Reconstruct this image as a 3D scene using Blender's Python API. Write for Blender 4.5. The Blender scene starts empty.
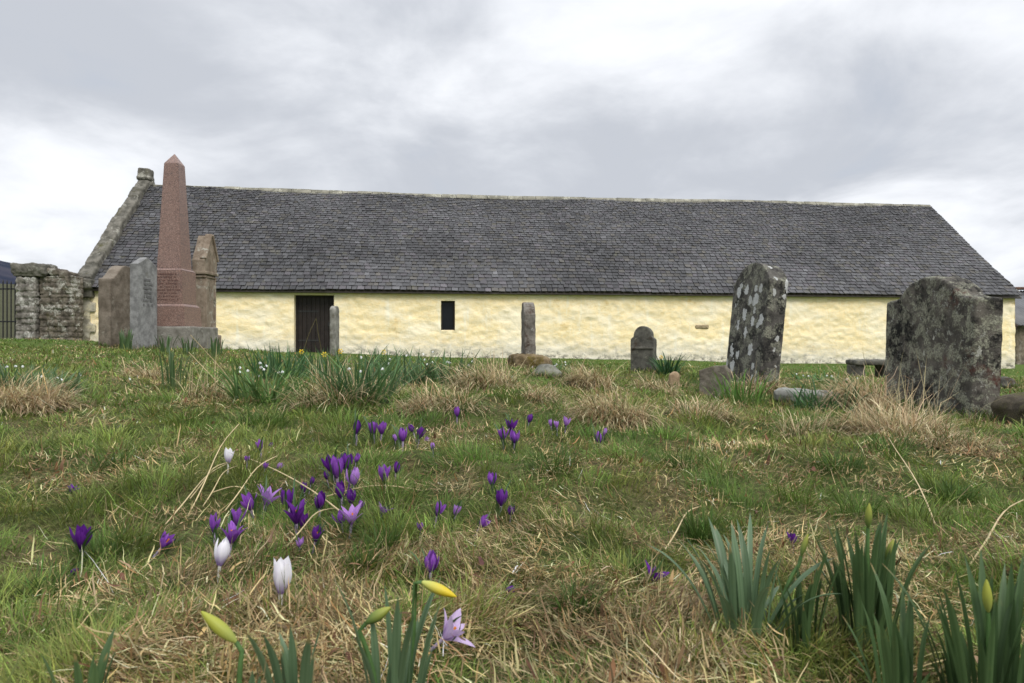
import bpy, bmesh, math, random
import numpy as np
from mathutils import Vector, Matrix

random.seed(7)
rng = np.random.default_rng(11)
R = math.radians
scene = bpy.context.scene
COL = scene.collection

# ------------------------------------------------------------------ camera
CAMZ = 0.42
F = 683.0
cam_d = bpy.data.cameras.new('camera')
cam = bpy.data.objects.new('camera', cam_d)
COL.objects.link(cam)
cam.location = (0, 0, CAMZ)
cam.rotation_euler = (R(90), 0, 0)
cam_d.sensor_width = 36.0
cam_d.lens = F * 36.0 / 1024.0
cam_d.clip_start = 0.02
cam_d.clip_end = 12000
cam_d.dof.use_dof = True
cam_d.dof.focus_distance = 2.6
cam_d.dof.aperture_fstop = 11.0
scene.camera = cam

# ------------------------------------------------------------------ light
SUN_EL, SUN_AZ = R(46), R(148)     # azimuth clockwise from +Y (behind the camera)
sun_d = bpy.data.lights.new('sun', 'SUN')
sun_d.energy = 1.5
sun_d.angle = R(28)
sun_d.color = (1.0, 0.95, 0.88)
sun = bpy.data.objects.new('sun', sun_d)
COL.objects.link(sun)
sd = Vector((math.sin(SUN_AZ) * math.cos(SUN_EL), math.cos(SUN_AZ) * math.cos(SUN_EL), math.sin(SUN_EL)))
sun.rotation_euler = sd.to_track_quat('Z', 'Y').to_euler()
sun.location = (0, 0, 30)

world = bpy.data.worlds.new('World')
scene.world = world
world.use_nodes = True
nt = world.node_tree
nt.nodes.clear()


class NB:
    """Small node builder."""
    def __init__(self, tree):
        self.t = tree

    def n(self, typ, **kw):
        nd = self.t.nodes.new(typ)
        for k, v in kw.items():
            if k.startswith('_'):
                setattr(nd, k[1:], v)
        for k, v in kw.items():
            if not k.startswith('_'):
                key = int(k[1:]) if k[0] == 'i' and k[1:].isdigit() else k.replace('__', ' ')
                self.set(nd.inputs[key], v)
        return nd

    def set(self, sock, v):
        if isinstance(v, bpy.types.NodeSocket):
            self.t.links.new(v, sock)
        elif isinstance(v, bpy.types.Node):
            self.t.links.new(v.outputs[0], sock)
        else:
            if isinstance(v, tuple) and len(v) == 3 and sock.type == 'RGBA':
                v = (*v, 1)
            sock.default_value = v

    def math(self, op, a, b=0.0, clamp=False):
        nd = self.t.nodes.new('ShaderNodeMath')
        nd.operation = op
        nd.use_clamp = clamp
        self.set(nd.inputs[0], a)
        self.set(nd.inputs[1], b)
        return nd.outputs[0]

    def mix(self, fac, a, b, typ='MIX'):
        nd = self.t.nodes.new('ShaderNodeMix')
        nd.data_type = 'RGBA'
        nd.blend_type = typ
        self.set(nd.inputs[0], fac)
        self.set(nd.inputs[6], a)
        self.set(nd.inputs[7], b)
        return nd.outputs[2]

    def ramp(self, fac, lo, hi, a=0.0, b=1.0):
        nd = self.t.nodes.new('ShaderNodeMapRange')
        nd.interpolation_type = 'SMOOTHSTEP'
        self.set(nd.inputs[0], fac)
        nd.inputs[1].default_value = lo
        nd.inputs[2].default_value = hi
        nd.inputs[3].default_value = a
        nd.inputs[4].default_value = b
        return nd.outputs[0]

    def noise(self, vec, scale, detail=4, rough=0.55, dist=0.0):
        nd = self.t.nodes.new('ShaderNodeTexNoise')
        self.set(nd.inputs['Vector'], vec)
        nd.inputs['Scale'].default_value = scale
        nd.inputs['Detail'].default_value = detail
        nd.inputs['Roughness'].default_value = rough
        nd.inputs['Distortion'].default_value = dist
        return nd.outputs[0]

    def mapping(self, vec, scale=(1, 1, 1), loc=(0, 0, 0), rot=(0, 0, 0)):
        nd = self.t.nodes.new('ShaderNodeMapping')
        self.set(nd.inputs[0], vec)
        nd.inputs['Location'].default_value = loc
        nd.inputs['Rotation'].default_value = rot
        nd.inputs['Scale'].default_value = scale
        return nd.outputs[0]


b = NB(nt)
geo = b.n('ShaderNodeTexCoord')
direction = geo.outputs['Generated']
sky = b.n('ShaderNodeTexSky')
sky.sky_type = 'NISHITA'
sky.sun_disc = False
sky.sun_elevation = SUN_EL
sky.sun_rotation = SUN_AZ
sep = b.n('ShaderNodeSeparateXYZ', i0=direction)
zc = b.math('MAXIMUM', sep.outputs[2], 0.0)
zz = b.math('ADD', zc, 0.28)
cx = b.math('DIVIDE', sep.outputs[0], zz)
cy = b.math('DIVIDE', sep.outputs[1], zz)
cvec = b.n('ShaderNodeCombineXYZ', i0=cx, i1=cy, i2=0.0).outputs[0]
SKY_OFF = (20.417, 16.466, 0.0)
c1 = b.noise(b.mapping(cvec, (0.75, 0.62, 1), SKY_OFF), 1.0, 3, 0.5, 0.4)
c2 = b.noise(b.mapping(cvec, (2.0, 1.7, 1), (4.796, 3.221, 0)), 1.0, 6, 0.55, 0.5)
c3 = b.noise(b.mapping(cvec, (5, 6.5, 1), (35.843, 20.527, 0)), 1.0, 6, 0.6, 0.2)
cl = b.math('ADD', b.math('MULTIPLY', c1, 0.58), b.math('ADD', b.math('MULTIPLY', c2, 0.34), b.math('MULTIPLY', c3, 0.08)))
tone = b.ramp(cl, 0.405, 0.60)
cloud = b.mix(tone, (0.42, 0.442, 0.485), (0.735, 0.752, 0.785))
# an overcast sky is brighter overhead than near the horizon
lift = b.ramp(sep.outputs[2], 0.40, 0.85, 1.0, 2.1)
cloud = b.mix(1.0, cloud, lift, 'MULTIPLY')
skyc = b.mix(1.0, sky.outputs[0], (0.10, 0.10, 0.10), 'MULTIPLY')
cover = b.ramp(c2, 0.25, 0.42, 0.88, 0.99)
allc = b.mix(cover, skyc, cloud)
# below the horizon: dull ground colour
bg = b.n('ShaderNodeBackground', Color=allc, Strength=1.0)
out = b.n('ShaderNodeOutputWorld', Surface=bg)

scene.view_settings.view_transform = 'Standard'
scene.view_settings.look = 'None'
scene.view_settings.gamma = 1
scene.view_settings.use_curve_mapping = False
scene.view_settings.exposure = 0.5
scene.cycles.max_bounces = 6
scene.cycles.transparent_max_bounces = 4

# ------------------------------------------------------------------ helpers
def tag(o, label=None, cat=None, group=None, kind=None):
    if label: o['label'] = label
    if cat: o['category'] = cat
    if group: o['group'] = group
    if kind: o['kind'] = kind
    return o


def empty(name, loc, rz=0.0, label=None, cat=None, group=None):
    o = bpy.data.objects.new(name, None)
    o.empty_display_size = 0.05
    COL.objects.link(o)
    o.location = loc
    o.rotation_euler = (0, 0, rz)
    return tag(o, label, cat, group)


def link(name, me, mat=None, parent=None, smooth=False):
    if mat is not None and len(me.materials) == 0:
        me.materials.append(mat)
    o = bpy.data.objects.new(name, me)
    COL.objects.link(o)
    if parent: o.parent = parent
    if smooth:
        me.polygons.foreach_set('use_smooth', np.ones(len(me.polygons), bool))
    return o


def mesh_np(name, verts, faces_list, cols=None, smooth=False):
    """verts (N,3); faces_list = list of int arrays (M,k)."""
    me = bpy.data.meshes.new(name)
    verts = np.asarray(verts, np.float32)
    me.vertices.add(len(verts))
    me.vertices.foreach_set('co', verts.ravel())
    loops = np.concatenate([f.ravel() for f in faces_list]).astype(np.int32)
    sizes = np.concatenate([np.full(len(f), f.shape[1], np.int32) for f in faces_list])
    starts = np.concatenate([[0], np.cumsum(sizes)[:-1]]).astype(np.int32)
    me.loops.add(len(loops))
    me.loops.foreach_set('vertex_index', loops)
    me.polygons.add(len(sizes))
    me.polygons.foreach_set('loop_start', starts)
    if smooth:
        me.polygons.foreach_set('use_smooth', np.ones(len(sizes), bool))
    me.update(calc_edges=True)
    if cols is not None:
        ca = me.color_attributes.new('col', 'FLOAT_COLOR', 'POINT')
        c4 = np.ones((len(verts), 4), np.float32)
        c4[:, :3] = cols
        ca.data.foreach_set('color', c4.ravel())
    return me


def _hash(ix, iy, seed):
    h = (ix.astype(np.int64) * 374761393 + iy.astype(np.int64) * 668265263 + seed * 1442695041) & 0xFFFFFFFF
    h = ((h ^ (h >> 13)) * 1274126177) & 0xFFFFFFFF
    h = h ^ (h >> 16)
    return (h & 0xFFFFFF) / float(0xFFFFFF)


def vnoise(x, y, seed=0):
    x = np.asarray(x, float); y = np.asarray(y, float)
    ix = np.floor(x); iy = np.floor(y)
    fx = x - ix; fy = y - iy
    fx = fx * fx * (3 - 2 * fx); fy = fy * fy * (3 - 2 * fy)
    a = _hash(ix, iy, seed); b_ = _hash(ix + 1, iy, seed)
    c = _hash(ix, iy + 1, seed); d = _hash(ix + 1, iy + 1, seed)
    return (a * (1 - fx) + b_ * fx) * (1 - fy) + (c * (1 - fx) + d * fx) * fy


def fbm(x, y, seed=0, oct=4):
    s = 0; a = 0.5; t = 0
    for k in range(oct):
        s = s + a * vnoise(x * 2 ** k + 17.3 * k, y * 2 ** k + 5.1 * k, seed + k)
        t += a; a *= 0.5
    return s / t


CTRL = np.array([
    (0, .3, 0), (0, .8, 0), (-.6, 1, .0), (.6, 1, 0), (1.2, 1.5, -.01), (-1.2, 1.5, .02), (0, 1.6, 0), (0, 2.4, .06),
    (-1.8, 2.4, .08), (1.8, 2.4, .02), (0, 3.5, .12), (-2.5, 3.4, .14), (2.3, 3.4, -.01), (0, 6, .11), (-4, 6, .21),
    (-2, 6, .15), (2, 6.3, -.07), (1.7, 5.6, -.08), (.6, 6, .08), (2.8, 3.7, -.10), (3.4, 4.3, -.14), (1, 10.5, .05), (-.6, 4.6, .12), (2.8, 4.3, -.08), (2.9, 5.2, -.03), (4, 5, -.12), (5.5, 7.5, -.06), (0, 9, .07), (1.5, 8, .03),
    (-5, 10.5, .29), (-6.5, 8, .27), (-9, 12, .46), (-13, 19, .42), (-16, 18, .5), (-8, 20, .09), (-10, 20.2, .15),
    (-3.5, 14, .10), (-1, 12, .05), (1, 14, -.05), (0, 21, -.1), (4, 20, -.16), (6, 15, -.15), (10, 22, -.3), (17, 23, -.5),
    (12, 14, -.25), (22, 28, -.6), (-4, 18, .0), (0, -2, 0), (0, -6, -.1), (5, -3, -.15), (-5, -3, .15), (6, 2, -.2), (-6, 2, .25),
    (10, 6, -.3), (-10, 6, .45), (-20, 30, .4), (0, 32, -.3), (25, 40, -.9)])


def terrain(x, y, micro=True):
    x = np.asarray(x, float); y = np.asarray(y, float)
    num = np.zeros_like(x); den = np.zeros_like(x)
    for cx_, cy_, cz_ in CTRL:
        sc = 0.05 * (cx_ * cx_ + cy_ * cy_) + 0.12
        d2 = (x - cx_) ** 2 + (y - cy_) ** 2
        w = 1.0 / ((d2 / sc) + 0.35) ** 2.2
        num += w * cz_; den += w
    z = num / den
    r = np.hypot(x, y)
    far = np.clip((r - 32) / 50, 0, 1)
    ang = np.arctan2(x, np.maximum(y, 1e-6))
    rise = np.clip((r - 60) / 500, 0, 1) * np.where(y > 0, np.clip(-ang / 0.6, 0, 1), 0) * 39
    z = z * (1 - far) + far * (-0.5) + rise
    if micro:
        k = np.clip(1.2 - r / 22, 0.0, 1)
        z = z + k * ((fbm(x * 2.1, y * 2.1, 3, 3) - .5) * 0.115 + (fbm(x * 7, y * 7, 9, 2) - .5) * 0.035)
    return z


def tz(x, y):
    return float(terrain(np.array([x]), np.array([y]))[0])


_ds = np.concatenate([np.arange(.4, 6, .01), np.arange(6, 40, .05)])


def hit(px, py):
    """where the sight line through a picture point meets the ground"""
    ux, uz = (px - 512) / F, -(py - 341.5) / F
    z = terrain(ux * _ds, _ds)
    below = np.nonzero(CAMZ + uz * _ds < z)[0]
    d = _ds[below[0]] if len(below) else 30.0
    return Vector((ux * d, d, tz(ux * d, d)))


def at(px, py, d):
    return Vector(((px - 512) / F * d, d, CAMZ - (py - 341.5) / F * d))


# ------------------------------------------------------------------ materials
def newmat(name):
    m = bpy.data.materials.new(name)
    m.use_nodes = True
    m.node_tree.nodes.clear()
    return m, NB(m.node_tree)


def finish(b_, color, rough=0.8, bump=None, bump_s=0.3, bump_d=0.01, spec=0.3, transl=0.0, metallic=0.0):
    p = b_.n('ShaderNodeBsdfPrincipled')
    b_.set(p.inputs['Base Color'], color)
    b_.set(p.inputs['Roughness'], rough)
    p.inputs['Specular IOR Level'].default_value = spec
    p.inputs['Metallic'].default_value = metallic
    if bump is not None:
        bp = b_.n('ShaderNodeBump', Strength=bump_s, Distance=bump_d, Height=bump)
        b_.set(p.inputs['Normal'], bp.outputs[0])
    sh = p.outputs[0]
    if transl:
        tr = b_.n('ShaderNodeBsdfTranslucent', Color=color)
        mx = b_.n('ShaderNodeMixShader', i0=transl, i1=sh, i2=tr.outputs[0])
        sh = mx.outputs[0]
    b_.n('ShaderNodeOutputMaterial', Surface=sh)


def plain(name, color, rough=0.7, var=0.25, scale=20, bump=0.0, spec=0.3, transl=0.0, metallic=0.0):
    m, b_ = newmat(name)
    tc = b_.n('ShaderNodeTexCoord').outputs['Object']
    nz = b_.noise(tc, scale, 5, 0.6)
    dark = tuple(c * (1 - var) for c in color)
    lite = tuple(min(1, c * (1 + var)) for c in color)
    col = b_.mix(b_.ramp(nz, .3, .7), dark, lite)
    finish(b_, col, rough, nz if bump else None, bump, 0.01, spec, transl, metallic)
    return m


def attr_mat(name, rough=0.7, transl=0.35, spec=0.25):
    m, b_ = newmat(name)
    a = b_.n('ShaderNodeAttribute', _attribute_name='col')
    finish(b_, a.outputs['Color'], rough, None, spec=spec, transl=transl)
    return m


def stone_mat(name, c_dark, c_light, layers=(), scale=6, bump=0.5, spots=(), rough=0.9, seed=0.0):
    """weathered stone; layers (colour, scale, lo, hi) of lichen crust, spots (colour, scale, radius) of round lichen"""
    m, b_ = newmat(name)
    tc = b_.n('ShaderNodeTexCoord').outputs['Object']
    tc = b_.mapping(tc, loc=(seed, seed * 1.7, seed * .6))
    base = b_.noise(tc, scale, 8, 0.65)
    fine = b_.noise(tc, scale * 14, 6, 0.7)
    col = b_.mix(b_.ramp(base, .34, .66), c_dark, c_light)
    col = b_.mix(b_.math('MULTIPLY', b_.ramp(fine, .35, .75), .4), col, tuple(c * .45 for c in c_dark))
    h = b_.math('ADD', base, b_.math('MULTIPLY', fine, .5))
    for k, (lc, ls, lo, hi) in enumerate(layers):
        v = b_.mapping(tc, loc=(3.1 * k + 1, 5.7 * k, 2.3 * k))
        nz = b_.noise(v, ls, 9, 0.72, .3)
        f = b_.ramp(nz, lo, hi)
        br = b_.noise(v, ls * 9, 4, .7)
        f = b_.math('MULTIPLY', f, b_.ramp(br, .36, .56, .15, 1.0))
        col = b_.mix(f, col, b_.mix(b_.ramp(br, .3, .7), tuple(c * .7 for c in lc), lc))
        h = b_.math('ADD', h, b_.math('MULTIPLY', f, .25))
    for k, (lc, ls, rad) in enumerate(spots):
        vs_ = b_.mapping(tc, (1, 1, .62))
        wob = b_.n('ShaderNodeTexNoise', Vector=tc, Scale=28.0, Detail=4.0)
        vv = b_.n('ShaderNodeVectorMath', _operation='MULTIPLY_ADD', i0=wob.outputs['Color'], i1=(.05, .05, .05), i2=vs_)
        vo = b_.n('ShaderNodeTexVoronoi', Vector=vv.outputs[0], Scale=ls)
        sepc = b_.n('ShaderNodeSeparateColor', i0=vo.outputs['Color'])
        rr = b_.math('MULTIPLY', b_.math('POWER', sepc.outputs[0], 1.4), rad)
        f = b_.math('MULTIPLY', b_.math('LESS_THAN', vo.outputs['Distance'], rr), b_.ramp(b_.noise(tc, 40, 5, .7), .3, .45, .35, 1))
        col = b_.mix(b_.math('MULTIPLY', f, .92), col, b_.mix(fine, tuple(c * .72 for c in lc), lc))
    finish(b_, col, rough, h, bump, 0.02, .2)
    return m


GRASS = attr_mat('grass_blades', .6, .32, .25)
STRAW = attr_mat('dry_grass_blades', .75, .25, .2)
SLATE = None

# ------------------------------------------------------------------ blades
def blades(base, L, W, az, phi0, bend, cols, face=None, seg=3, tipcol=None, kink=None):
    """base (N,3); each blade a tapering strip that bends over away from its root. Returns verts, faces, cols."""
    N = len(base)
    az = np.asarray(az); ca, sa = np.cos(az), np.sin(az)
    if face is None: face = az + np.pi / 2 + rng.normal(0, .5, N)
    wx, wy = np.cos(face), np.sin(face)
    pts = []
    p = base.copy()
    pts.append(p.copy())
    for s in range(seg):
        ph = phi0 + bend * (s + .5) / seg
        st = L / seg
        hx = np.sin(ph) * st; hz = np.cos(ph) * st
        p = p + np.stack([ca * hx, sa * hx, hz], 1)
        if kink is not None:
            p = p + rng.normal(0, 1, (N, 3)) * (kink * L)[:, None]
        pts.append(p.copy())
    V = np.zeros((N, 2 * seg + 1, 3), np.float32)
    C = np.zeros((N, 2 * seg + 1, 3), np.float32)
    for s in range(seg):
        w = W * (0.75 + .25 * (s > 0)) * (1 - (s / seg) ** 2 * .6) * .5
        off = np.stack([wx * w, wy * w, np.zeros(N)], 1)
        V[:, 2 * s] = pts[s] - off
        V[:, 2 * s + 1] = pts[s] + off
        C[:, 2 * s] = cols; C[:, 2 * s + 1] = cols
    V[:, 2 * seg] = pts[seg]
    C[:, 2 * seg] = cols if tipcol is None else tipcol
    idx = np.arange(N, dtype=np.int64)[:, None] * (2 * seg + 1)
    quads = []
    for s in range(seg - 1):
        quads.append(idx + np.array([[2 * s, 2 * s + 1, 2 * s + 3, 2 * s + 2]]))
    tris = idx + np.array([[2 * seg - 2, 2 * seg - 1, 2 * seg]])
    return V.reshape(-1, 3), np.concatenate(quads), tris, C.reshape(-1, 3)


def blade_mesh(name, *a, **k):
    v, q, t, c = blades(*a, **k)
    return mesh_np(name, v, [q, t], c, smooth=True)


def vary(col, n, s=.2, hue=.08):
    c = np.tile(np.array(col, float), (n, 1))
    c *= np.exp(rng.normal(0, s, (n, 1)))
    c *= np.exp(rng.normal(0, hue, (n, 3)))
    return np.clip(c, .004, .9)


# ================================================================== SETTING: ground, hills
def build_ground():
    rad = np.concatenate([[0.05], np.geomspace(.25, 40, 250), np.geomspace(42, 9000, 70)])
    front = np.linspace(-1.0, 1.0, 420)
    rest = np.linspace(1.0, 2 * math.pi - 1.0, 120)[1:-1]
    ang = np.concatenate([front, rest])
    A, Rr = np.meshgrid(ang, rad)
    X = np.sin(A) * Rr; Y = np.cos(A) * Rr
    Z = terrain(X, Y)
    nr, na = X.shape
    V = np.stack([X, Y, Z], -1).reshape(-1, 3)
    i, j = np.meshgrid(np.arange(nr - 1), np.arange(na), indexing='ij')
    j2 = (j + 1) % na
    q = np.stack([i * na + j, i * na + j2, (i + 1) * na + j2, (i + 1) * na + j], -1).reshape(-1, 4)[:, ::-1]
    V = np.vstack([V, [[0, 0, tz(0, 0)]]])
    c = len(V) - 1
    jj = np.arange(na)
    t = np.stack([jj, (jj + 1) % na, np.full(na, c)], -1)[:, ::-1]
    me = mesh_np('ground', V, [q, t], smooth=True)
    m, b_ = newmat('turf_soil')
    tc = b_.n('ShaderNodeTexCoord').outputs['Object']
    big = b_.noise(tc, 1.1, 4, .6)
    mid = b_.noise(tc, 9, 6, .65)
    fine = b_.noise(tc, 70, 6, .7)
    straw = b_.mix(b_.ramp(fine, .35, .7), (.055, .045, .022), (.20, .16, .085))
    green = b_.mix(b_.ramp(fine, .35, .7), (.035, .052, .014), (.09, .12, .032))
    col = b_.mix(b_.ramp(b_.math('ADD', b_.math('MULTIPLY', big, .6), b_.math('MULTIPLY', mid, .4)), .36, .56), straw, green)
    sp = b_.n('ShaderNodeSeparateXYZ', i0=tc)
    # the mown strip towards the building and the fields beyond are greener
    lush = b_.mix(fine, (.05, .085, .016), (.10, .15, .03))
    col = b_.mix(b_.ramp(sp.outputs[1], 8.5, 11.5, 0, .9), col, lush)
    moor = b_.mix(b_.noise(tc, .05, 5, .6), (.030, .032, .018), (.075, .075, .035))
    col = b_.mix(b_.ramp(sp.outputs[1], 32, 60, 0, 1), col, moor)
    finish(b_, col, .95, b_.math('ADD', fine, mid), .7, .02, .1)
    o = link('ground', me, m)
    tag(o, 'rough grassy churchyard ground sloping gently down to the right', 'ground', kind='structure')


build_ground()


def build_hills():
    na = 260
    ang = np.linspace(-1.35, 1.35, na)
    rings = [(1300, 0.0), (1600, .55), (1900, .85), (2200, 1.0), (2600, .7), (3400, .3)]
    prof = 192 + 30 * (fbm(ang * 9 + 3, ang * 0, 21, 4) - .5) * 2
    prof *= np.clip(1.04 - .40 * (ang + .6), .35, 1.04)
    V = []
    for k, (r, h) in enumerate(rings):
        rr = r + 120 * (fbm(ang * 14, ang * 0 + k, 5 + k, 3) - .5)
        hh = prof * r / 2200 * h + (22 * (fbm(ang * 30, ang * 0 + k * 3, 40, 3) - .5) if 0 < h < 1 else 0)
        V.append(np.stack([np.sin(ang) * rr, np.cos(ang) * rr, hh - (12 if h == 0 else 0)], 1))
    V = np.concatenate(V)
    i, j = np.meshgrid(np.arange(len(rings) - 1), np.arange(na - 1), indexing='ij')
    q = np.stack([i * na + j, i * na + j + 1, (i + 1) * na + j + 1, (i + 1) * na + j], -1).reshape(-1, 4)
    me = mesh_np('hills', V, [q], smooth=True)
    m, b_ = newmat('heather_moor')
    tc = b_.n('ShaderNodeTexCoord').outputs['Object']
    n1 = b_.noise(tc, .006, 6, .65)
    col = b_.mix(b_.ramp(n1, .38, .62), (.016, .022, .040), (.045, .045, .062))
    finish(b_, col, 1.0, spec=.05)
    o = link('hills', me, m)
    tag(o, 'dark heather hills far away beyond the churchyard wall', 'hills', kind='structure')


build_hills()

# ================================================================== BUILDING
d_L, d_R = 20.0, 23.5
FL = Vector(((80 - 512) / F * d_L, d_L, 0))
FR = Vector(((1015 - 512) / F * d_R, d_R, 0))
LEN = (FR - FL).length
TH = math.atan2(FR.y - FL.y, FR.x - FL.x)
EAVE_Z, RIDGE_Z, HALF = 1.97, 5.9, 4.2
Minv = (Matrix.Translation(FL) @ Matrix.Rotation(TH, 4, 'Z')).inverted()


def facade_x(px):
    """distance along the front wall of the sight line through this picture column"""
    u = (px - 512) / F
    ex, ey = math.cos(TH), math.sin(TH)
    # FL + s*e = t*(u,1)
    s = (u * FL.y - FL.x) / (ex - u * ey)
    return s


church = empty('long_building', FL, TH, 'long low yellow limewashed building with a dark slate roof behind the gravestones', 'building')


def limewash():
    m, b_ = newmat('yellow_limewash')
    tc = b_.n('ShaderNodeTexCoord').outputs['Object']
    sp = b_.n('ShaderNodeSeparateXYZ', i0=tc)
    big = b_.noise(b_.mapping(tc, (.5, .5, 1.1)), 1.3, 5, .6)
    mid = b_.noise(b_.mapping(tc, (1, 1, 1.9)), 4.5, 6, .65)
    fine = b_.noise(tc, 26, 6, .7)
    rub = b_.noise(b_.mapping(tc, (1, 1, 1.5), rot=(0, .06, 0)), 8.5, 7, .68, .6)
    yel = b_.mix(b_.ramp(rub, .34, .68), (.91, .735, .40), (.93, .81, .54))
    yel = b_.mix(b_.ramp(big, .42, .66, 0, .7), yel, (.93, .86, .68))
    streak = b_.noise(b_.mapping(tc, (3.2, 1, .35)), 1.6, 4, .6)
    yel = b_.mix(b_.ramp(streak, .55, .72, 0, .55), yel, (.91, .88, .75))
    ochre = b_.noise(b_.mapping(tc, loc=(4, 0, 2)), 1.5, 6, .65)
    yel = b_.mix(b_.ramp(ochre, .57, .72, 0, .6), yel, (.66, .43, .13))
    # splash zone: limewash worn to white and grey stone near the foot
    zz_ = b_.math('ADD', sp.outputs[2], b_.math('MULTIPLY', b_.math('SUBTRACT', mid, .5), .9))
    slope = b_.math('ADD', zz_, b_.math('MULTIPLY', sp.outputs[0], .0205))
    white = b_.mix(fine, (.55, .52, .44), (.80, .78, .70))
    yel = b_.mix(b_.ramp(slope, .25, .95, .75, 0.0), yel, white)
    grey = b_.mix(fine, (.10, .095, .08), (.30, .28, .23))
    peel = b_.noise(b_.mapping(tc, (1, 1, 1.3), (9, 0, 3)), 5, 7, .7)
    foot = b_.math('MULTIPLY', b_.ramp(slope, .06, .50, 1, 0), b_.ramp(peel, .46, .55))
    col = b_.mix(foot, yel, grey)
    patch = b_.noise(b_.mapping(tc, (.8, 1, 1.2), (2, 0, 7.7)), 2.3, 6, .7)
    col = b_.mix(b_.math('MULTIPLY', b_.ramp(patch, .66, .69), b_.ramp(slope, .7, 1.2, .75, 0)), col, (.42, .31, .14))
    ridge = b_.math('ABSOLUTE', b_.math('SUBTRACT', b_.noise(b_.mapping(tc, (1, 1, 1.5), (3, 0, 1)), 5.0, 6, .62, .8), .5))
    h = b_.math('ADD', b_.math('MULTIPLY', rub, .9), b_.math('ADD', b_.math('MULTIPLY', fine, .38), b_.math('MULTIPLY', ridge, 1.1)))
    finish(b_, col, .95, h, .6, .035, .1)
    return m


LIME = limewash()
DX0, DX1 = facade_x(294), facade_x(334)
DZ1 = EAVE_Z - .13
WX0, WX1 = facade_x(441), facade_x(455)
WZ0 = CAMZ + (341.5 - 331) / F * 21.4
WZ1 = CAMZ + (341.5 - 301) / F * 21.4


def build_front_wall():
    step = .045
    xs = np.arange(0, LEN + step, step); xs[-1] = LEN
    zs = np.arange(-1.3, EAVE_Z + .06, step)
    # snap grid lines to the openings
    for v in (DX0, DX1, WX0, WX1): xs[np.argmin(abs(xs - v))] = v
    for v in (DZ1, WZ0, WZ1): zs[np.argmin(abs(zs - v))] = v
    X, Z = np.meshgrid(xs, zs)
    bump = (fbm(X * 1.1, Z * 1.6, 51, 3) - .5) * .05 + (fbm(X * 5.0, Z * 6.5, 77, 3) - .5) * .055
    hard = np.maximum(np.abs(fbm(X * 2.6 + 9, Z * 5.0, 90, 3) - .5) * 2, 0)
    Y = -bump - .03 * hard
    nz, nx = X.shape
    V = np.stack([X, Y, Z], -1).reshape(-1, 3)
    i, j = np.meshgrid(np.arange(nz - 1), np.arange(nx - 1), indexing='ij')
    cxm = (X[:-1, :-1] + X[1:, 1:]) / 2; czm = (Z[:-1, :-1] + Z[1:, 1:]) / 2
    door_ = (cxm > DX0) & (cxm < DX1) & (czm < DZ1)
    win_ = (cxm > WX0) & (cxm < WX1) & (czm > WZ0) & (czm < WZ1)
    keep = ~(door_ | win_)
    q = np.stack([i * nx + j, i * nx + j + 1, (i + 1) * nx + j + 1, (i + 1) * nx + j], -1)[keep]
    # end wall at the right, back wall, left end wall (with gables) and the splayed reveals
    verts = [V]; faces = [q]; base = [len(V)]

    def poly(pts):
        pts = np.array(pts, float)
        verts.append(pts); k = base[0]; base[0] += len(pts)
        faces.append(np.arange(k, k + len(pts))[None, :])
    def edge_y(x, z):
        return float(np.interp(x, xs, Y[np.argmin(abs(zs - z))]))
    D = .45
    def reveal_v(x, z0, z1):
        zz1 = zs[(zs >= z0 - 1e-6) & (zs <= z1 + 1e-6)]
        jx = np.argmin(abs(xs - x)); ii = [np.argmin(abs(zs - z)) for z in zz1]
        fr = np.stack([np.full(len(zz1), x), Y[ii, jx], zz1], 1)
        bk = np.stack([np.full(len(zz1), x), np.full(len(zz1), D), zz1], 1)
        k = base[0]; verts.append(np.vstack([fr, bk])); n = len(zz1); base[0] += 2 * n
        a = np.arange(n - 1)
        faces.append(np.stack([k + a, k + a + 1, k + n + a + 1, k + n + a], 1))
    def reveal_h(z, x0, x1):
        xx = xs[(xs >= x0 - 1e-6) & (xs <= x1 + 1e-6)]
        iz = np.argmin(abs(zs - z)); jj = [np.argmin(abs(xs - x)) for x in xx]
        fr = np.stack([xx, Y[iz, jj], np.full(len(xx), z)], 1)
        bk = np.stack([xx, np.full(len(xx), D), np.full(len(xx), z)], 1)
        k = base[0]; verts.append(np.vstack([fr, bk])); n = len(xx); base[0] += 2 * n
        a = np.arange(n - 1)
        faces.append(np.stack([k + a, k + a + 1, k + n + a + 1, k + n + a], 1))
    reveal_v(DX0, zs[0], DZ1); reveal_v(DX1, zs[0], DZ1); reveal_h(DZ1, DX0, DX1)
    reveal_v(WX0, WZ0, WZ1); reveal_v(WX1, WZ0, WZ1); reveal_h(WZ0, WX0, WX1); reveal_h(WZ1, WX0, WX1)
    y1 = 2 * HALF
    for x in (0.0, LEN):
        poly([(x, 0, -1.3), (x, y1, -1.3), (x, y1, EAVE_Z), (x, HALF, RIDGE_Z - .1), (x, 0, EAVE_Z)])
    poly([(0, y1, -1.3), (LEN, y1, -1.3), (LEN, y1, EAVE_Z), (0, y1, EAVE_Z)])
    # floor and inner back so the openings stay dark
    poly([(0, .5, -.35), (LEN, .5, -.35), (LEN, y1, -.35), (0, y1, -.35)])
    me = mesh_np('wall', np.vstack(verts), faces)
    link('wall', me, LIME, church)


build_front_wall()


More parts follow.
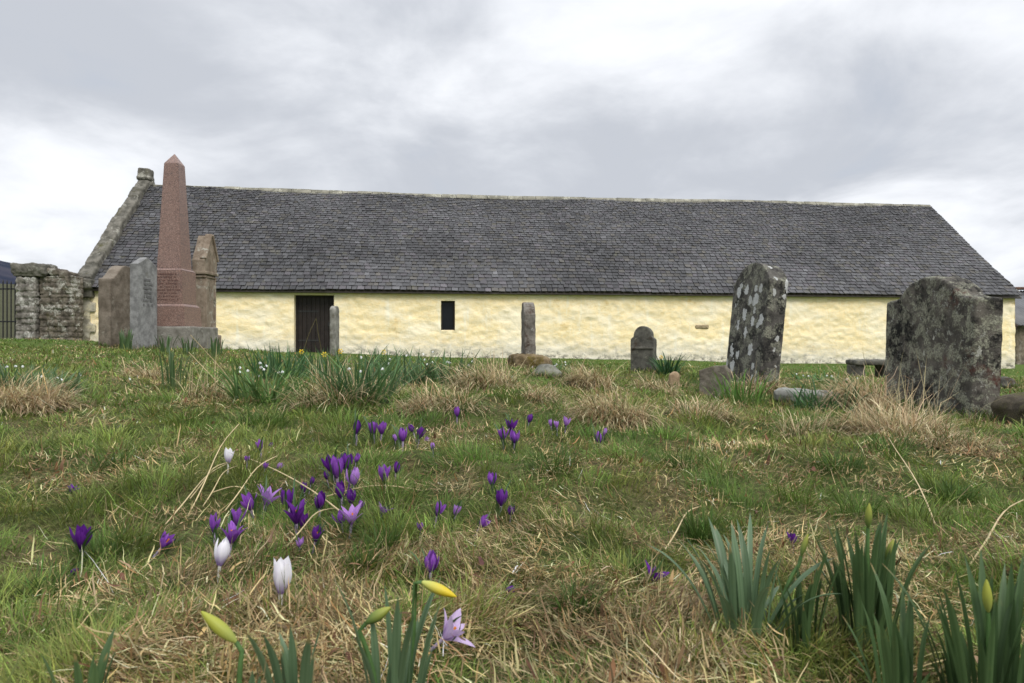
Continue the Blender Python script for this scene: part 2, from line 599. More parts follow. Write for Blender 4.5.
# slates
def slate_mat():
    m, b_ = newmat('weathered_slate')
    a = b_.n('ShaderNodeAttribute', _attribute_name='col')
    tc = b_.n('ShaderNodeTexCoord').outputs['Object']
    fine = b_.noise(tc, 22, 6, .7)
    lich = b_.noise(tc, 3.2, 7, .7)
    col = b_.mix(b_.ramp(fine, .3, .75), b_.mix(1.0, a.outputs['Color'], (.72, .72, .72), 'MULTIPLY'), a.outputs['Color'])
    col = b_.mix(b_.ramp(lich, .565, .69, 0, .6), col, (.115, .112, .075))
    finish(b_, col, .62, fine, .35, .006, .35)
    return m


SLATE = slate_mat()


def roof_sag(x):
    t = x / LEN
    return -.05 * math.sin(math.pi * t) * 1.0 + .05 * math.sin(t * 9.0 + 1.2) * .5


def build_roof():
    ov = .20
    slope = Vector((0, HALF + ov, RIDGE_Z - (EAVE_Z - .02)))
    SL = slope.length
    ev = slope.normalized()
    nrm = Vector((0, -ev.z, ev.y))
    verts, faces, cols = [], [], []
    def colour(x, s):
        n1 = float(fbm(np.array([x * .35]), np.array([s * .5]), 61, 3)[0])
        n2 = float(fbm(np.array([x * 1.3]), np.array([s * 1.6]), 62, 3)[0])
        g = .028 + .070 * n1 + .055 * (n2 - .5) + random.gauss(0, .013)
        g = max(.022, g)
        if random.random() < .02: g *= 1.5
        t = random.random()
        if t < .70: c = (g * .99, g * .985, g * 1.035)
        elif t < .86: c = (g * 1.05, g * .97, g * 1.06)
        else: c = (g * 1.10, g * 1.02, g * .90)
        return c
    x_end = LEN + .10
    s = 0.0; row = 0
    while s < SL - .02:
        ex = .182 - .068 * (s / SL)             # courses diminish towards the ridge
        length = ex * 2.1
        x = .12 - random.random() * .2
        while x < x_end:
            w = random.uniform(.15, .25) * (1 - .22 * s / SL)
            if x < .12: x0 = .12
            else: x0 = x
            x1 = min(x + w, x_end)
            x += w
            if x1 - x0 < .03: continue
            s0 = s + random.gauss(0, .0045); s1 = min(s0 + length, SL)
            th = random.uniform(.022, .032)
            lift = .034 + random.uniform(0, .010)   # tail rests on the course below
            g = .009
            base = len(verts)
            tw = random.gauss(0, .004)
            for (xx, ss, hh) in ((x0 + g, s0, lift + tw), (x1 - g, s0 + random.gauss(0, .003), lift - tw), (x1 - g, s1, .004), (x0 + g, s1, .004)):
                und = roof_sag(xx) * (ss / SL)
                p = Vector((xx, -ov, EAVE_Z - .02)) + ev * ss + nrm * (hh + und + .02 * math.sin(xx * .9 + ss * 1.1))
                verts.append(p + nrm * th); 
                verts.append(p)
            # broken tail edges and sides coloured near black to paint in the course shadows
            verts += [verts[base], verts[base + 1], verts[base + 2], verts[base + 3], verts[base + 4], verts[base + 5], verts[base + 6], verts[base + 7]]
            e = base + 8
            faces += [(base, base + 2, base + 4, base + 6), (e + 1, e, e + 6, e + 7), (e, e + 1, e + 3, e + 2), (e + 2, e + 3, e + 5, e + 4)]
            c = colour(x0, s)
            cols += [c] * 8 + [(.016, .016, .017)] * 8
        s += ex; row += 1
    # deck beneath the slates and the back slope
    base = len(verts)
    D0 = -.03
    for xx in (.1, x_end - .01):
        for p in (Vector((xx, -ov + .03, EAVE_Z - .05)), Vector((xx, HALF, RIDGE_Z - .06)), Vector((xx, 2 * HALF + ov, EAVE_Z - .05)), Vector((xx, HALF, RIDGE_Z - .20)), Vector((xx, -ov + .03, EAVE_Z - .085)), Vector((xx, 2 * HALF + ov, EAVE_Z - .13))):
            verts.append(p); cols.append((.10, .085, .07))
    q = base; w = base + 6
    faces += [(q, w, w + 1, q + 1), (q + 1, w + 1, w + 2, q + 2), (q + 4, q + 3, w + 3, w + 4), (q + 3, q + 5, w + 5, w + 3), (q, q + 4, w + 4, w), (q + 2, w + 2, w + 5, q + 5),
              (q, q + 1, q + 3, q + 4), (q + 1, q + 2, q + 5, q + 3), (w, w + 4, w + 3, w + 1), (w + 1, w + 3, w + 5, w + 2)]
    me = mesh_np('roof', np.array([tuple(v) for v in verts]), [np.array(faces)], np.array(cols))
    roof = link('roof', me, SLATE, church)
    # stone ridge
    bm = bmesh.new()
    x = .45
    while x < LEN + .09:
        w = random.uniform(.45, .75); x1 = min(x + w, LEN + .09)
        if x1 - x > .1:
            z = RIDGE_Z + roof_sag((x + x1) / 2) + random.uniform(-.012, .012)
            pr = [(-.15, -.09), (-.13, -.04), (-.05, .065), (.05, .065), (.13, -.04), (.15, -.09), (0, -.02)]
            a = [bm.verts.new((x + .008, HALF + p[0], z + p[1])) for p in pr]
            c = [bm.verts.new((x1 - .008, HALF + p[0], z + p[1] + roof_sag(x1) - roof_sag(x))) for p in pr]
            n = len(pr)
            for k in range(n): bm.faces.new((a[k], a[(k + 1) % n], c[(k + 1) % n], c[k]))
            bm.faces.new(a[::-1]); bm.faces.new(c)
        x = x1
    me = bpy.data.meshes.new('ridge'); bm.to_mesh(me); bm.free()
    link('ridge', me, stone_mat('ridge_stone', (.15, .145, .115), (.30, .285, .23), [((.46, .45, .37), 3, .5, .62), ((.10, .09, .04), 2.2, .58, .66)], 3), roof)


build_roof()


def rough(o, voxel, amp, scale, seed=0, amp2=0.0):
    """weathering: re-mesh and push the surface about"""
    m = o.modifiers.new('remesh', 'REMESH'); m.mode = 'VOXEL'; m.voxel_size = voxel; m.use_smooth_shade = True
    t = bpy.data.textures.new('weathering', 'CLOUDS'); t.noise_scale = scale; t.noise_depth = 4
    dm = o.modifiers.new('weather', 'DISPLACE'); dm.texture = t; dm.strength = amp; dm.mid_level = .5
    dm.texture_coords = 'GLOBAL' if seed is None else 'LOCAL'
    if amp2:
        t2 = bpy.data.textures.new('chips', 'VORONOI'); t2.noise_scale = scale * .35
        d2 = o.modifiers.new('chips', 'DISPLACE'); d2.texture = t2; d2.strength = amp2; d2.mid_level = .5
        d2.texture_coords = 'LOCAL'
    return o


def boxes_mesh(name, lst, bevel=.02):
    """list of (cx,cy,cz, sx,sy,sz, rotation matrix or None) as one mesh of bevelled blocks"""
    bm = bmesh.new()
    for (cx_, cy_, cz_, sx, sy, sz, M) in lst:
        r = bmesh.ops.create_cube(bm, size=1.0)
        vs = r['verts']
        mt = Matrix.Translation((cx_, cy_, cz_)) @ (M.to_4x4() if M else Matrix()) @ Matrix.Diagonal((sx, sy, sz, 1))
        bmesh.ops.transform(bm, matrix=mt, verts=vs)
        if bevel:
            es = list({e for v in vs for e in v.link_edges})
            bmesh.ops.bevel(bm, geom=es, offset=min(bevel, .3 * min(sx, sy, sz)), segments=2, affect='EDGES', profile=.5)
    me = bpy.data.meshes.new(name)
    bm.to_mesh(me); bm.free()
    return me


SKEW = stone_mat('skew_stone', (.07, .067, .055), (.19, .178, .15), [((.40, .39, .34), 2.6, .54, .63), ((.08, .075, .035), 2.0, .54, .64)], 4, .6)


def build_skew():
    # coping stones up the left gable, raised above the slates
    n = 9
    e0 = Vector((.16, -.10, EAVE_Z + .22)); e1 = Vector((.16, HALF, RIDGE_Z + .20))
    dv = e1 - e0
    ang = math.atan2(dv.z, dv.y)
    lst = []
    for k in range(n):
        c = e0 + dv * ((k + .5) / n) + Vector((random.gauss(0, .012), 0, random.gauss(0, .02)))
        lst.append((c.x, c.y, c.z, (.40 + random.gauss(0, .03)), dv.length / n - .012, .30 + random.gauss(0, .02), Matrix.Rotation(ang, 3, 'X')))
    # back side
    dv2 = Vector((0, HALF + .1, -(RIDGE_Z - EAVE_Z)))
    for k in range(n):
        c = e1 + dv2 * ((k + .5) / n)
        lst.append((c.x, c.y, c.z, .50, dv2.length / n - .012, .32, Matrix.Rotation(-ang, 3, 'X')))
    # masonry under the coping
    o = link('gable_coping', boxes_mesh('gable_coping', lst, .04), SKEW, church)
    rough(o, .035, .05, .22)
    top = link('apex_stone', boxes_mesh('apex_stone', [(.16, HALF, RIDGE_Z + .46, .42, .42, .34, Matrix.Rotation(.05, 3, 'Y')), (.16, HALF, RIDGE_Z + .27, .46, .48, .16, None)], .05), SKEW, o)
    rough(top, .03, .05, .2)
    sk = link('skew_putt', boxes_mesh('skew_putt', [(.16, -.12, EAVE_Z + .12, .56, .5, .30, None), (.16, -.05, EAVE_Z - .16, .5, .34, .24, None)], .05), SKEW, o)
    rough(sk, .03, .05, .2)
    # quoins of the gable corner, bare of limewash in places
    lst = []
    z = -1.2; k = 0
    while z < EAVE_Z - .3:
        h = random.uniform(.22, .34)
        w = .52 if k % 2 else .36
        lst.append((w / 2 - .07, .12, z + h / 2, w, .42, h - .015, None))
        z += h; k += 1
    q = link('quoin', boxes_mesh('quoin', lst, .03), stone_mat('quoin_stone', (.26, .24, .19), (.50, .47, .38), [((.66, .60, .42), 2.2, .45, .6), ((.12, .10, .06), 3, .56, .66)], 4, .5), church)
    rough(q, .03, .035, .2)


build_skew()


def build_openings():
    wood = plain('dark_stained_planks', (.018, .013, .011), .55, .35, 9, .15)
    lst = []
    n = 8
    w = (DX1 - DX0 - .12) / n
    for k in range(n):
        lst.append((DX0 + .06 + w * (k + .5), .30 + random.uniform(-.003, .003), (DZ1 - .06 - .6) / 2, w - .008, .035, DZ1 - .06 + .6, None))
    d = link('door', boxes_mesh('door', lst, .006), wood, church)
    fr = [(DX0 + .03, .29, (DZ1 - .6) / 2, .06, .09, DZ1 + .6, None), (DX1 - .03, .29, (DZ1 - .6) / 2, .06, .09, DZ1 + .6, None), ((DX0 + DX1) / 2, .288, DZ1 - .03, DX1 - DX0 - .124, .09, .06, None)]
    link('door_frame', boxes_mesh('door_frame', fr, .006), wood, d)
    iron = plain('black_iron', (.02, .02, .02), .5, .2, 30, 0, .5)
    hs = []
    for z in (.45, 1.35): link('hinge', boxes_mesh('hinge', [(DX0 + .38, .274, z, .62, .012, .045, None)], .004), iron, d)
    link('handle', boxes_mesh('handle', [(DX1 - .2, .262, .95, .03, .03, .14, None)], .008), iron, d)
    wf = empty('window', (0, 0, 0)); wf.parent = church
    fw = .05
    lst = [(WX0 + fw / 2, .20, (WZ0 + WZ1) / 2, fw, .06, WZ1 - WZ0, None), (WX1 - fw / 2, .20, (WZ0 + WZ1) / 2, fw, .06, WZ1 - WZ0, None),
           ((WX0 + WX1) / 2, .198, WZ0 + fw / 2, WX1 - WX0 - 2 * fw, .06, fw, None), ((WX0 + WX1) / 2, .198, WZ1 - fw / 2, WX1 - WX0 - 2 * fw, .06, fw, None),
           ]
    link('window_frame', boxes_mesh('window_frame', lst, .006), wood, wf)
    gl = plain('dark_glass', (.008, .010, .013), .12, .2, 3, 0, .15)
    link('pane', boxes_mesh('pane', [((WX0 + WX1) / 2, .222, (WZ0 + WZ1) / 2, WX1 - WX0 - 2 * fw + .01, .012, WZ1 - WZ0 - 2 * fw + .01, None)], 0), gl, wf)
    link('window_sill', boxes_mesh('window_sill', [((WX0 + WX1) / 2, .11, WZ0 + .012, WX1 - WX0 - .01, .12, .03, None)], .02), LIME, wf)
    # a bare stone showing where the limewash has come off
    px = facade_x(702)
    o = link('bare_stone', boxes_mesh('bare_stone', [(px, .025, CAMZ + (341.5 - 327) / F * 22.4, .46, .12, .13, None)], .05), stone_mat('bare_stone', (.28, .22, .13), (.42, .34, .22), [], 6), church)
    rough(o, .012, .05, .05)


build_openings()

# ------------------------------------------------------------------ neighbour on the right
def build_shed():
    sx, sy = 22.9, 31.0
    root = empty('shed', (sx, sy, -.8), 0, 'grey shed with a corrugated roof at the right edge past the long building', 'shed')
    wallm = stone_mat('shed_wall', (.10, .085, .065), (.24, .20, .15), [((.34, .31, .26), 3, .5, .62)], 4)
    bm = bmesh.new()
    bmesh.ops.create_cube(bm, size=1)
    bmesh.ops.transform(bm, matrix=Matrix.Translation((6, 3, .55)) @ Matrix.Diagonal((12, 6, 2.9, 1)), verts=bm.verts)
    me = bpy.data.meshes.new('wall'); bm.to_mesh(me); bm.free()
    link('wall', me, wallm, root)
    # corrugated sheet
    n = 320
    xs = np.linspace(-.15, 12.15, n)
    wave = .02 * np.sin(xs * 2 * math.pi / .15)
    prof = [(-.3, 1.95), (3, 3.75), (6.3, 1.95)]
    V = np.concatenate([np.stack([xs, np.full(n, p[0]), p[1] + wave], 1) for p in prof])
    a = np.arange(n - 1)
    q = np.concatenate([np.stack([k * n + a, k * n + a + 1, (k + 1) * n + a + 1, (k + 1) * n + a], 1) for k in (0, 1)])
    r = link('roof', mesh_np('roof', V, [q]), plain('corrugated_sheet', (.07, .073, .077), .5, .3, 1.5, 0, .5), root)
    so = r.modifiers.new('t', 'SOLIDIFY'); so.thickness = .012
    link('ridge_cap', boxes_mesh('ridge_cap', [(6, 3, 3.86, 12.4, .5, .12, None)], .03), plain('rusty_cap', (.13, .07, .05), .8, .3, 4), r)
    link('barge_board', boxes_mesh('barge_board', [(-.20, 1.3, 2.72, .05, 3.7, .2, Matrix.Rotation(math.atan2(1.8, 3.3), 3, 'X'))], .01), plain('dark_board', (.05, .035, .03), .8), root)


build_shed()

# ------------------------------------------------------------------ boundary wall, gatepost, gate
RUB = stone_mat('rubble_stone', (.06, .05, .04), (.19, .165, .13), [((.42, .41, .36), 3.5, .50, .58), ((.06, .055, .02), 1.6, .55, .66)], 5, .7)
WY = 19.35


def rubble(name, x0, x1, z0, z1, y, T, mat, parent, size=(.18, .42), hgt=(.13, .24)):
    lst = [((x0 + x1) / 2, y, (z0 + z1) / 2 - .03, x1 - x0 - .10, T - .10, z1 - z0 - .08, None)]
    z = z0
    while z < z1 - .02:
        h = min(random.uniform(*hgt), z1 - z)
        for ysgn in (-1, 1):
            x = x0
            while x < x1 - .03:
                w = random.uniform(*size); xe = min(x + w, x1)
                if x1 - xe < .1: xe = x1
                lst.append(((x + xe) / 2, y + ysgn * (T / 2 - .10) + random.gauss(0, .012), z + h / 2, xe - x - .012, .24, h - .012,
                            Matrix.Rotation(random.gauss(0, .04), 3, 'Y')))
                x = xe
        z += h
    o = link(name, boxes_mesh(name, lst, .035), mat, parent)
    return o


bw = empty('boundary_wall', (-12.9, WY, .35), 0, 'mossy grey rubble wall running from the gatepost to the building corner', 'wall')
o = rubble('masonry', -.33, .62, -.5, 1.92, 0, .5, RUB, bw, (.12, .34), (.09, .2))
rough(o, .020, .08, .12)
o = link('wall_coping', boxes_mesh('wall_coping', [(-.18 + .27 * k, 0, 2.0 + random.uniform(-.03, .05) - .03 * k, .27, .56, .20, Matrix.Rotation(random.gauss(0, .1), 3, 'Y')) for k in range(3)], .05), RUB, bw)
rough(o, .022, .05, .12)

gp = empty('gatepost', (-13.50, WY - .1, .35), 0, 'square rubble gatepost with a wide flat capstone beside the iron gate', 'gatepost')
POSTM = stone_mat('post_stone', (.08, .072, .062), (.27, .25, .22), [((.48, .47, .43), 3.0, .48, .58), ((.07, .06, .04), 2, .57, .66)], 5, .6)
o = rubble('shaft', -.30, .27, -.5, 1.88, 0, .55, POSTM, gp, (.18, .32), (.12, .26))
rough(o, .020, .08, .12)
o = link('capstone', boxes_mesh('capstone', [(.06, 0, 2.09, .92, .70, .30, Matrix.Rotation(.02, 3, 'Y')), (.05, 0, 1.925, .80, .64, .08, None)], .05), SKEW, gp)
rough(o, .022, .13, .2)

IRON = plain('gate_iron', (.009, .009, .011), .5, .25, 30, 0, .5)


def build_gate():
    g = empty('iron_gate', (-13.84, WY - .12, .36), 0, 'black iron bar gate hung on the rubble gatepost', 'gate')
    Wd, H = 1.6, 1.66
    fr = [(-.02, 0, H / 2, .05, .05, H, None), (-Wd, 0, H / 2, .05, .05, H, None)]
    for z in (.10, .62, H - .12): fr.append((-Wd / 2 - .01, 0, z, Wd - .07, .035, .04, None))
    link('frame', boxes_mesh('frame', fr, .006), IRON, g)
    n = 13
    bar = None
    for k in range(n):
        x = -.02 - (k + 1) * (Wd - .02) / (n + 1)
        h = H - .02 + .10 * math.sin(k / (n - 1) * math.pi)
        if bar is None:
            bm = bmesh.new()
            bmesh.ops.create_cone(bm, cap_ends=True, segments=8, radius1=.017, radius2=.017, depth=1.0, matrix=Matrix.Translation((0, 0, .5)))
            bmesh.ops.create_cone(bm, cap_ends=True, segments=8, radius1=.026, radius2=.001, depth=.05, matrix=Matrix.Translation((0, 0, 1.02)))
            me = bpy.data.meshes.new('bar'); bm.to_mesh(me); bm.free()
            bar = link('bar', me, IRON, g); o_ = bar
        else:
            o_ = bar.copy(); COL.objects.link(o_); o_.parent = g
        o_.location = (x, -.024, .03); o_.scale = (1, 1, h)
    for z in (.3, H - .25): link('hinge', boxes_mesh('hinge', [(.03, 0, z, .10, .06, .05, None)], .006), IRON, g)


build_gate()

# ================================================================== GRAVESTONES
def outline_prism(name, pts, T, taper=0.0):
    """a slab: outline in local (y, z) (stone faces -x), thickness T along x"""
    bm = bmesh.new()
    a = [bm.verts.new((-T / 2, p[0], p[1])) for p in pts]
    c = [bm.verts.new((T / 2, p[0], p[1])) for p in pts]
    n = len(pts)
    bm.faces.new(a); bm.faces.new(c[::-1])
    for k in range(n): bm.faces.new((a[k], c[k], c[(k + 1) % n], a[(k + 1) % n]))
    bmesh.ops.recalc_face_normals(bm, faces=bm.faces)
    bmesh.ops.triangulate(bm, faces=[f for f in bm.faces if len(f.verts) > 4])
    me = bpy.data.meshes.new(name); bm.to_mesh(me); bm.free()
    return me


def arc(cy_, cz_, r, a0, a1, n=10, sy=1.0):
    return [(cy_ + r * sy * math.cos(R(a0 + (a1 - a0) * k / (n - 1))), cz_ + r * math.sin(R(a0 + (a1 - a0) * k / (n - 1)))) for k in range(n)]


def headstone(name, pts, T, base, mat, label, rz=0, lean=(0, 0), voxel=.012, amp=.02, scale=.12, chips=0.0, cat='gravestone'):
    o = link(name, outline_prism(name, pts, T), mat)
    o.location = base
    o.rotation_euler = (lean[0], lean[1], rz)
    rough(o, voxel, amp, scale, 0, chips)
    tag(o, label, cat)
    return o


# the big headstone on the right: seen from its edge, face turned to the left
big_m = stone_mat('lichened_dark_stone', (.052, .048, .042), (.155, .14, .118),
                  [((.31, .31, .235), 10, .47, .54), ((.10, .045, .035), 3.2, .57, .66), ((.46, .46, .40), 15, .58, .63), ((.014, .014, .013), 3, .50, .58)], 5, .8, spots=[((.46, .46, .40), 7.5, .22)])
big_z = .42 - 77 / F * 4.25 - .035
Wb = .95
pts = [(Wb / 2, -.3), (Wb / 2, .80), (Wb / 2 - .10, .81)] + arc(0, .60, .36, 38, 142, 14, 1.12) + [(-Wb / 2 + .10, .81), (-Wb / 2, .80), (-Wb / 2, -.3)]
big = headstone('headstone', pts, .185, (2.93, 4.25 + Wb / 2, big_z), big_m,
                'broad dark headstone crusted with grey green lichen, dead stalks standing against its face', rz=R(2), lean=(R(1.5), R(1)), amp=.009, scale=.05, chips=.002, cat='headstone')

# the leaning one with white lichen discs
lean_m = stone_mat('white_spotted_stone', (.045, .042, .038), (.13, .122, .108), [((.27, .27, .21), 9, .48, .56), ((.016, .016, .015), 4, .52, .60)], 6, .8,
                   spots=[((.62, .63, .62), 7.0, .56), ((.54, .55, .53), 13, .38)])
Wl = .62
pts = [(Wl / 2, -.3), (Wl / 2, .97)] + arc(0, .80, .36, 30, 150, 12, .95) + [(-Wl / 2, .97), (-Wl / 2, -.3)]
headstone('headstone', pts, .20, (at(762, 384, 6.3).x, 6.3 + Wl / 2, .42 - 43 / F * 6.3), lean_m,
          'leaning dark headstone spotted with round white lichen', rz=R(13), lean=(R(-1), R(7)), amp=.007, scale=.06)

# narrow stones seen edge on
narrow_m = stone_mat('grey_edge_stone', (.11, .10, .085), (.26, .24, .21), [((.08, .055, .04), 5, .5, .62), ((.38, .37, .34), 9, .56, .66)], 6, .7)
p = hit(529, 361)
d0 = 9.0
zb = .42 - 18.5 / F * d0
pts = [(.30, -.3), (.30, .60)] + arc(0, .42, .36, 30, 150, 10, .95) + [(-.30, .60), (-.30, -.3)]
st = headstone('headstone', pts, .15, (at(529, 360, d0).x, d0 + .3, zb), narrow_m, 'narrow grey edge-on gravestone standing on a mossy plinth, middle of the yellow wall', rz=R(3), lean=(0, R(-.5)), amp=.02)
pl = link('plinth', boxes_mesh('plinth', [(0, -.05, -.03, .42, .9, .18, Matrix.Rotation(.06, 3, 'Y')), (-.10, -.30, -.02, .30, .34, .20, Matrix.Rotation(.4, 3, 'Z')), (.12, -.42, -.04, .26, .24, .14, Matrix.Rotation(-.5, 3, 'Z'))], .04), stone_mat('mossy_plinth', (.08, .055, .025), (.26, .20, .12), [((.13, .10, .02), 5, .45, .6), ((.4, .38, .33), 9, .6, .7)], 6, .7), st)
rough(pl, .014, .06, .07)

ed_m = stone_mat('door_stone', (.14, .135, .12), (.30, .29, .26), [((.10, .09, .06), 5, .5, .62)], 6, .6)
d0 = 14.0
pts = [(.16, -.4), (.16, .84)] + arc(0, .74, .18, 40, 140, 8) + [(-.16, .84), (-.16, -.4)]
headstone('headstone', pts, .13, (at(331, 350, d0).x, d0 + .28, .42 - 8.5 / F * d0), ed_m, 'thin pale grey gravestone in front of the dark door', amp=.02, voxel=.018)

# small shouldered stone
sm_m = stone_mat('small_dark_stone', (.06, .058, .05), (.155, .15, .125), [((.22, .21, .16), 8, .52, .62), ((.07, .05, .035), 4, .55, .66)], 7, .7)
d0 = 8.0
Ws = .285
pts = [(Ws / 2, -.3), (Ws / 2, .42), (Ws / 2 - .035, .45)] + arc(0, .46, .115, 10, 170, 10, .95) + [(-Ws / 2 + .035, .45), (-Ws / 2, .42), (-Ws / 2, -.3)]
sh = headstone('headstone', pts, .13, (at(645, 374, d0).x, d0 + .1, .42 - 33.5 / F * d0), sm_m, 'small dark round-topped headstone with a band across it, in front of the yellow wall', rz=R(64), lean=(0, R(2)), amp=.012, voxel=.009, cat='headstone')
bd = link('band', boxes_mesh('band', [(-.072, 0, .315, .02, .27, .025, None), (0.072, 0, .315, .02, .27, .025, None)], .006), sm_m, sh)

# left-hand family
brn_m = stone_mat('brown_sandstone', (.12, .098, .075), (.235, .20, .16), [((.36, .34, .28), 3, .56, .68), ((.07, .06, .05), 2.4, .56, .7)], 4, .5)
d0 = 11.0
pts = [(.46, -.4), (.46, 1.02), (.36, 1.04)] + arc(.0, .80, .47, 45, 135, 10, .75) + [(-.36, 1.04), (-.46, 1.02), (-.46, -.4)]
headstone('headstone', pts, .20, (at(104, 342, d0).x + .01, d0 + .46, .42), brn_m, 'brown round-topped gravestone nearest the rubble wall', rz=R(-1), amp=.022, voxel=.016)

d0 = 10.0
gr_m = stone_mat('pale_grey_granite', (.15, .15, .148), (.29, .29, .285), [((.12, .115, .09), 2.6, .57, .7)], 9, .25)
pts = [(.24, -.4), (.24, 1.20), (0, 1.32), (-.24, 1.20), (-.24, -.4)]
hb = headstone('headstone', pts, .12, (at(137, 346, d0).x - .03, d0 + .24, .36), gr_m, 'slim pale grey headstone with a pointed top, left of the red obelisk', rz=R(-4), amp=.008, voxel=.012)


def inscription(parent, origin, udir, vdir, ndir, width, rows, rowh, mat, cover=1.0, name='inscription'):
    """rows of small worn cut letters, too worn to read"""
    bm = bmesh.new()
    u, v, n = Vector(udir), Vector(vdir), Vector(ndir)
    for r_ in range(rows):
        w = width * random.uniform(.55, 1.0)
        x = -w / 2
        while x < w / 2:
            lw = rowh * random.uniform(.22, .5)
            if random.random() < .82:
                c = Vector(origin) + u * (x + lw / 2) - v * (r_ * rowh)
                k = random.randint(1, 2)
                for s_ in range(k):
                    cc = c + u * (s_ - .5 * (k - 1)) * lw * .5
                    hh = rowh * random.uniform(.42, .62); ww = lw * .28
                    q = [cc - u * ww - v * hh / 2, cc + u * ww - v * hh / 2, cc + u * ww + v * hh / 2, cc - u * ww + v * hh / 2]
                    vs = [bm.verts.new(p_ + n * .003) for p_ in q] + [bm.verts.new(p_ - n * .006) for p_ in q]
                    bm.faces.new(vs[:4])
                    for e in range(4): bm.faces.new((vs[e], vs[4 + e], vs[4 + (e + 1) % 4], vs[(e + 1) % 4]))
            x += lw * 1.35
    bmesh.ops.recalc_face_normals(bm, faces=bm.faces)
    me = bpy.data.meshes.new(name); bm.to_mesh(me); bm.free()
    return link(name, me, mat, parent)


letter_grey = plain('worn_lead_letters', (.13, .13, .13), .8, .2, 40)
inscription(hb, (.067, 0, .98), (0, 1, 0), (0, 0, 1), (1, 0, 0), .30, 7, .062, letter_grey)


def obelisk():
    d0 = 10.6
    root = empty('obelisk', (at(175, 346, d0).x - .13, d0 + .34, .345), R(0), 'tall red granite obelisk on a stepped base among the gravestones', 'monument')
    m, b_ = newmat('red_granite')
    tc = b_.n('ShaderNodeTexCoord').outputs['Object']
    v = b_.n('ShaderNodeTexVoronoi', Vector=tc, Scale=150.0)
    sc_ = b_.n('ShaderNodeSeparateColor', i0=v.outputs['Color'])
    big_ = b_.noise(tc, 2.5, 5, .6)
    col = b_.mix(b_.ramp(sc_.outputs[0], .2, .9), (.145, .084, .068), (.30, .198, .160))
    col = b_.mix(b_.ramp(sc_.outputs[1], .78, .9), col, (.06, .05, .05))
    col = b_.mix(b_.ramp(big_, .5, .75, 0, .35), col, (.24, .17, .14))
    finish(b_, col, .42, big_, .1, .01, .45)

    def frustum(name, w0, w1, z0, z1, mat, par, bev=.006, tip=None):
        bm = bmesh.new()
        a = [bm.verts.new((sx * w0 / 2, sy * w0 / 2, z0)) for sx, sy in ((-1, -1), (1, -1), (1, 1), (-1, 1))]
        c = [bm.verts.new((sx * w1 / 2, sy * w1 / 2, z1)) for sx, sy in ((-1, -1), (1, -1), (1, 1), (-1, 1))]
        bm.faces.new(a[::-1])
        for k in range(4): bm.faces.new((a[k], a[(k + 1) % 4], c[(k + 1) % 4], c[k]))
        if tip:
            t = bm.verts.new((0, 0, tip))
            for k in range(4): bm.faces.new((c[k], c[(k + 1) % 4], t))
        else:
            bm.faces.new(c)
        bmesh.ops.bevel(bm, geom=list(bm.edges), offset=bev, segments=2, affect='EDGES')
        me = bpy.data.meshes.new(name); bm.to_mesh(me); bm.free()
        return link(name, me, mat, par)
    base_m = stone_mat('base_sandstone', (.15, .14, .12), (.28, .265, .235), [((.42, .41, .37), 5, .56, .66), ((.08, .075, .05), 3, .54, .66)], 6, .5)
    bs = link('base', boxes_mesh('base', [(.03, .12, .02, .74, .96, .58, None)], .015), base_m, root)
    rough(bs, .014, .012, .1)
    bx = -.035
    q1 = frustum('plinth', .60, .58, .31, .62, m, root); q1.location.x = bx; q1.location.y = -.02
    q1b = frustum('plinth', .57, .50, .62, .665, m, root); q1b.location.x = bx; q1b.location.y = -.02
    die = frustum('pedestal', .475, .465, .665, 1.19, m, root); die.location.x = bx; die.location.y = -.02
    c0 = frustum('pedestal_cap', .465, .41, 1.19, 1.225, m, root); c0.location.x = bx; c0.location.y = -.02
    shf = frustum('shaft', .375, .225, 1.225, 2.90, m, root, .005, 3.08); shf.location.x = bx; shf.location.y = -.02
    dark = plain('cut_letters', (.11, .062, .052), .8, .2, 40)
    inscription(die, (0, -.2345, 1.13), (1, 0, 0), (0, 0, 1), (0, -1, 0), .40, 9, .05, dark)


obelisk()


def gothic():
    d0 = 11.9
    root = empty('gothic_headstone', (at(207, 345, d0).x - .18, d0 + .32, .33), R(0), 'brown gothic headstone with a gabled carved top, right behind the red obelisk', 'gravestone')
    root.scale = (.85, .70, 1)
    m = stone_mat('brown_weathered', (.17, .13, .095), (.29, .235, .18), [((.42, .41, .35), 3.2, .55, .65), ((.08, .075, .05), 4, .55, .68)], 5, .5)
    body = link('slab', outline_prism('slab', [(.30, -.4), (.30, 1.30), (-.30, 1.30), (-.30, -.4)], .22), m, root); rough(body, .016, .014, .1)
    top = link('gable_top', outline_prism('gable_top', [(.36, 1.30), (.37, 1.52), (.04, 1.98), (-.04, 1.98), (-.37, 1.52), (-.36, 1.30)], .26), m, root); rough(top, .016, .02, .1)
    lst = [(0, 0, 1.30, .31, .76, .055, None), (0, 0, 1.235, .26, .68, .035, None)]
    mo = link('moulding', boxes_mesh('moulding', lst, .012), m, root)
    sl = [(.10, .20, 1.77, .14, .56, .05, Matrix.Rotation(R(-54.3), 3, 'X')), (.10, -.20, 1.77, .14, .56, .05, Matrix.Rotation(R(54.3), 3, 'X'))]
    link('gable_moulding', boxes_mesh('gable_moulding', sl, .012), m, top)
    link('column', boxes_mesh('column', [(.115, .26, .66, .05, .05, 1.12, None), (.115, -.26, .66, .05, .05, 1.12, None)], .02), m, root)
    st_ = link('base', boxes_mesh('base', [(0, 0, .03, .42, .84, .36, None)], .02), m, root); rough(st_, .02, .02, .1)


gothic()


